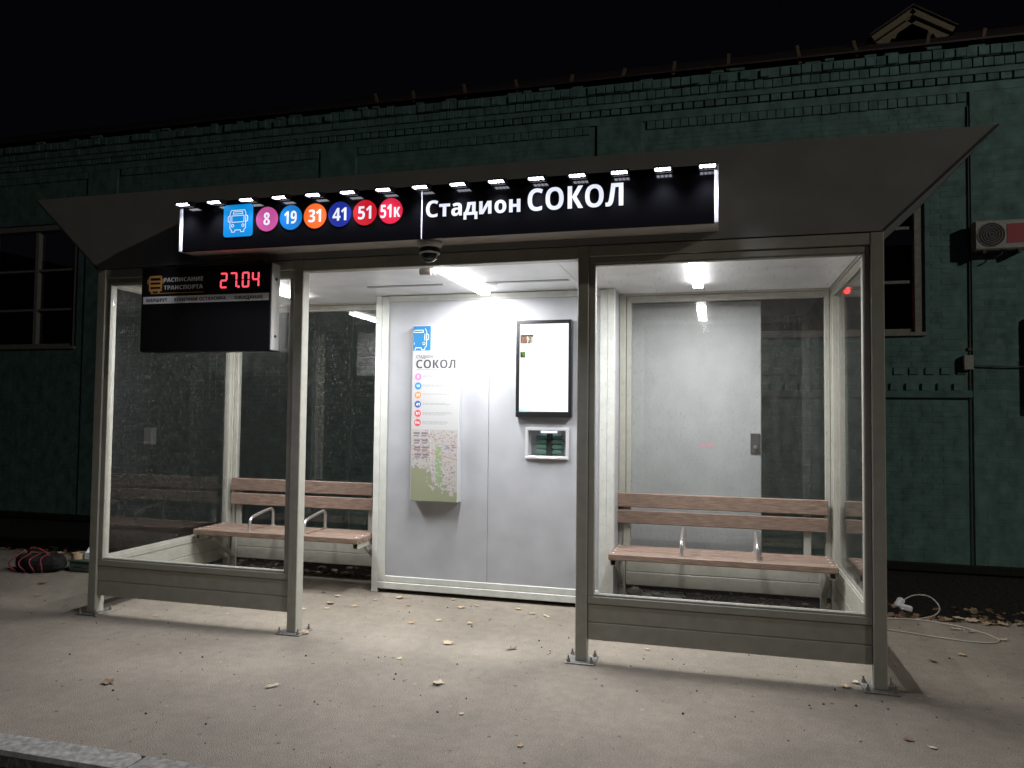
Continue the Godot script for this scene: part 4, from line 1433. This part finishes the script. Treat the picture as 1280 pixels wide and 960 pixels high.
	put(roll, "tape", lathe([Vector2(0.038, 0.0), Vector2(0.062, 0.0), Vector2(0.062, 0.05), Vector2(0.038, 0.05), Vector2(0.038, 0.0)], 24), mat("tape tan", Color(0.42, 0.31, 0.21), 0.5))
	put(roll, "core", lathe([Vector2(0.034, 0.001), Vector2(0.0377, 0.001), Vector2(0.0377, 0.049), Vector2(0.034, 0.049), Vector2(0.034, 0.001)], 24), mat("card brown", Color(0.30, 0.22, 0.15), 0.8))
	var carton := thing("small_carton", "small white carton resting on the green case", "carton", Vector3(-1.05, 0.106, -1.15))
	box(carton, "box", Vector3(-0.07, 0.0, -0.05), Vector3(0.09, 0.062, 0.05), mat("carton white", Color(0.72, 0.75, 0.78), 0.6), 0.003)
	put(carton, "flap", block(Vector3(0.05, 0.003, 0.09), 0.0), mat("carton white", Color(0.72, 0.75, 0.78), 0.6), Vector3(-0.045, 0.083, 0.0), Vector3(0, 0, 1.0))

	# things lying on the soil behind the right bench
	var lump := thing("brick_lump", "broken red brick lying on the soil under the right-hand bench", "brick", Vector3(3.575, -0.042, -1.80))
	put(lump, "brick_body", block(Vector3(0.11, 0.075, 0.09), 0.016), mat("brick red", Color(0.34, 0.16, 0.11), 0.9, 0.0, noise_tex("soil grain", 0.05, 0.35, 1.0, 5), 5.0), Vector3(0, 0.038, 0), Vector3(0, 0.5, 0.08))
	put(lump, "mortar_scab", block(Vector3(0.06, 0.012, 0.05), 0.005), mat("kerb concrete", Color(0.42, 0.41, 0.38), 0.9), Vector3(0.0, 0.080, 0.0), Vector3(0, 0.3, 0.08))
	var slab := thing("stone_slab", "pale thin stone slab lying on the soil beside the broken brick", "slab", Vector3(3.80, -0.040, -1.80))
	put(slab, "slab_body", block(Vector3(0.34, 0.03, 0.20), 0.006), mat("slab grey", Color(0.36, 0.38, 0.37), 0.8, 0.0, noise_tex("concrete", 0.03, 0.62, 1.0, 5), 2.0), Vector3(0, 0.017, 0), Vector3(0, 0.12, 0.0))
	put(slab, "chip", block(Vector3(0.07, 0.02, 0.05), 0.006), mat("slab grey", Color(0.36, 0.38, 0.37), 0.8), Vector3(-0.05, 0.045, 0.02), Vector3(0.1, 0.7, 0))

# ---------------------------------------------------------------- fallen leaves
func leaf_mesh(kind: int) -> Mesh:
	var st := begin()
	var r := RandomNumberGenerator.new()
	r.seed = 60 + kind
	var lobes := [5, 5, 3, 1, 5][kind] as int
	var ring := []
	var count := 22
	for k in count:
		var a := TAU * k / count
		var rad := 0.5
		if lobes == 1:
			rad = 0.5 * (0.42 + 0.58 * pow(absf(cos(a)), 1.4))
		else:
			rad = 0.5 * (0.62 + 0.38 * absf(cos(a * lobes / 2.0))) * r.randf_range(0.85, 1.08)
		var p := Vector3(cos(a) * rad, 0, sin(a) * rad * (0.62 if lobes == 1 else 0.9))
		p.y = 0.10 + 0.28 * p.x * p.x * (1 if kind % 2 else 2) + 0.30 * absf(p.z) * [0.3, 0.9, 0.5, 1.2, 0.1][kind] + r.randf_range(-0.05, 0.05)
		ring.append(p)
	for k in count:
		tri(st, Vector3(0, 0.06, 0), ring[k], ring[(k + 1) % count], Vector3.UP)
	# stalk
	add_tube(st, PackedVector3Array([Vector3(0.0, 0.06, 0), Vector3(-0.3, 0.05, 0.03), Vector3(-0.75, 0.08, 0.10)]), 0.014, 4)
	return st.commit()

func make_litter() -> void:
	var kinds := []
	for k in 5:
		kinds.append(leaf_mesh(k))
	var lm := []
	for q in [[0.56, 0.44, 0.29], [0.52, 0.40, 0.26], [0.48, 0.34, 0.20], [0.60, 0.50, 0.36], [0.24, 0.15, 0.09]]:
		var m := mat("leaf %d" % lm.size(), Color(q[0], q[1], q[2]), 0.8, 0.0, noise_tex("old paint", 0.018, 0.80, 1.0, 5), 8.0)
		m.backlight_enabled = true
		m.backlight = Color(0.2, 0.16, 0.1)
		lm.append(m)
	# where the photograph shows them: x, z, size
	var spots := [[1.172, 1.048, 0.075], [2.008, 0.852, 0.07], [1.665, -0.03, 0.085], [2.801, 0.56, 0.075], [2.28, -1.141, 0.04], [2.376, -0.568, 0.05], [2.603, -0.558, 0.05], [2.415, -0.936, 0.06], [2.617, -0.10, 0.075], [3.02, -0.111, 0.07], [2.019, -0.881, 0.04], [2.223, -0.457, 0.045], [2.82, -1.019, 0.05], [2.946, -0.922, 0.055], [3.057, -0.891, 0.06], [1.458, -0.75, 0.07], [1.397, -0.961, 0.05], [1.657, -0.741, 0.055], [1.234, -1.044, 0.05], [1.875, -1.062, 0.07], [0.723, -0.514, 0.04], [0.489, -0.095, 0.04], [3.345, -1.094, 0.03], [0.928, -0.279, 0.03], [1.50, -0.62, 0.045], [1.72, -0.95, 0.04], [2.50, -1.02, 0.045], [2.70, -0.70, 0.035], [1.35, -0.55, 0.05], [0.60, -0.90, 0.05], [0.95, -1.10, 0.04], [0.40, -0.70, 0.035], [4.10, -0.9, 0.04], [4.5, -0.6, 0.035], [3.8, -0.35, 0.04], [5.62, -0.80, 0.06], [5.42, -0.62, 0.05], [5.75, -1.40, 0.07], [5.83, -1.36, 0.06], [5.97, -1.22, 0.06], [6.15, -1.30, 0.05], [6.05, -1.62, 0.10], [5.92, -1.66, 0.11], [5.85, -1.70, 0.10], [6.3, -1.62, 0.08], [-1.05, -0.62, 0.07], [-0.75, -0.30, 0.05], [-0.4, 0.55, 0.05], [3.4, 1.15, 0.035], [3.05, 0.9, 0.03], [2.45, 0.25, 0.04], [4.86, -0.02, 0.06], [4.92, -0.10, 0.05], [3.50, -0.08, 0.045], [5.02, 0.6, 0.05], [5.10, 0.66, 0.04]]
	for k in spots.size():
		var s: Array = spots[k]
		var o := put(self, "fallen_leaf", kinds[rng.randi() % 5], lm[rng.randi() % 4 if k % 9 else 4], Vector3(s[0], 0.0, s[1]), Vector3(rng.randf_range(-0.1, 0.1), rng.randf() * TAU, rng.randf_range(-0.1, 0.1)))
		o.scale = Vector3(s[2], s[2] * rng.randf_range(0.5, 0.9), s[2])
		o.position.y = 0.002
		tag(o, "dry curled yellowish fallen leaf lying on the asphalt", "leaf", "fallen leaves on the asphalt")
	# drifts of leaves on the soil along the rear edge of the pavement
	var mm := MultiMesh.new()
	mm.transform_format = MultiMesh.TRANSFORM_3D
	mm.use_colors = true
	mm.mesh = kinds[0]
	var count := 1500
	mm.instance_count = count
	for k in count:
		var z := -1.66 - absf(rng.randfn(0.0, 0.22)) + 0.06
		var p := Vector3(rng.randf_range(-4.0, 8.5), 0.0, z)
		if k % 3 == 0:
			p.z = rng.randf_range(-4.2, -1.7)
		if p.x > 1.5 and p.x < 3.55 and p.z > -2.36:
			p.z = -2.45 - rng.randf() * 0.5
		p.y = -0.006 - FALL * (-1.66 - p.z) if p.z < -1.70 else 0.004
		var sz := rng.randf_range(0.03, 0.085)
		var bs := Basis.from_euler(Vector3(rng.randf_range(-0.5, 0.5), rng.randf() * TAU, rng.randf_range(-0.5, 0.5))).scaled(Vector3(sz, sz * 0.8, sz))
		mm.set_instance_transform(k, Transform3D(bs, p))
		var t := rng.randf()
		mm.set_instance_color(k, Color(0.12, 0.07, 0.04).lerp(Color(0.36, 0.26, 0.16), t * t))
	var drift := MultiMeshInstance3D.new()
	drift.name = "leaf_litter"
	drift.multimesh = mm
	var dm := StandardMaterial3D.new()
	dm.resource_name = "litter"
	dm.vertex_color_use_as_albedo = true
	dm.roughness = 0.9
	drift.material_override = dm
	add_child(drift)
	drift.set_meta("kind", "stuff")
	tag(drift, "brown leaf litter on the dark soil behind the pavement", "leaf litter")
	# grit on the asphalt
	var gm := MultiMesh.new()
	gm.transform_format = MultiMesh.TRANSFORM_3D
	gm.use_colors = true
	gm.mesh = block(Vector3(1, 0.7, 0.8), 0.25)
	gm.instance_count = 900
	for k in 900:
		var sz := 0.003 + 0.009 * pow(rng.randf(), 4.0)
		gm.set_instance_transform(k, Transform3D(Basis.from_euler(Vector3(rng.randf(), rng.randf() * TAU, rng.randf())).scaled(Vector3.ONE * sz), Vector3(rng.randf_range(-1.5, 7.0), sz * 0.25, rng.randf_range(-1.5, 1.66))))
		gm.set_instance_color(k, Color(0.05, 0.045, 0.04) if rng.randf() < 0.6 else Color(0.35, 0.32, 0.28))
	var grit := MultiMeshInstance3D.new()
	grit.name = "grit"
	grit.multimesh = gm
	grit.material_override = dm
	add_child(grit)
	grit.set_meta("kind", "stuff")
	tag(grit, "fine grit and crumbs scattered over the asphalt", "grit")

# ---------------------------------------------------------------- street lamp across the road, outside the frame
func make_street_lamp() -> void:
	var at := Vector3(20.6, -0.05, 9.3)
	var l := thing("street_lamp", "tall grey street lamp mast standing across the road", "street lamp", at)
	var steel := mat("pole steel", Color(0.25, 0.25, 0.25), 0.5, 0.5)
	put(l, "pole", lathe([Vector2(0.0, 0.0), Vector2(0.20, 0.0), Vector2(0.19, 0.3), Vector2(0.13, 0.4), Vector2(0.07, 9.6), Vector2(0.0, 9.6)], 16), steel)
	put(l, "arm", tube(smooth_path([Vector3(0, 9.5, 0), Vector3(0, 10.0, -1.0), Vector3(0, 10.15, -3.0)], 6), 0.04, 8), steel)
	var head := Vector3(0, 10.15, -3.3)
	put(l, "head", block(Vector3(0.32, 0.10, 0.70), 0.03), steel, head)
	put(l, "lamp_lens", block(Vector3(0.24, 0.02, 0.46), 0.004), glow("street lamp lens", Color(1.0, 0.93, 0.84), 8.0), head + Vector3(0, -0.062, 0))
	var s := OmniLight3D.new()
	s.name = "street_light"
	s.light_color = Color(1.0, 0.97, 0.93)
	s.light_energy = 72.0
	s.light_size = 0.15
	s.omni_range = 120.0
	s.omni_attenuation = 2.0
	s.shadow_enabled = true
	l.add_child(s)
	s.position = head + Vector3(0, -0.25, 0)
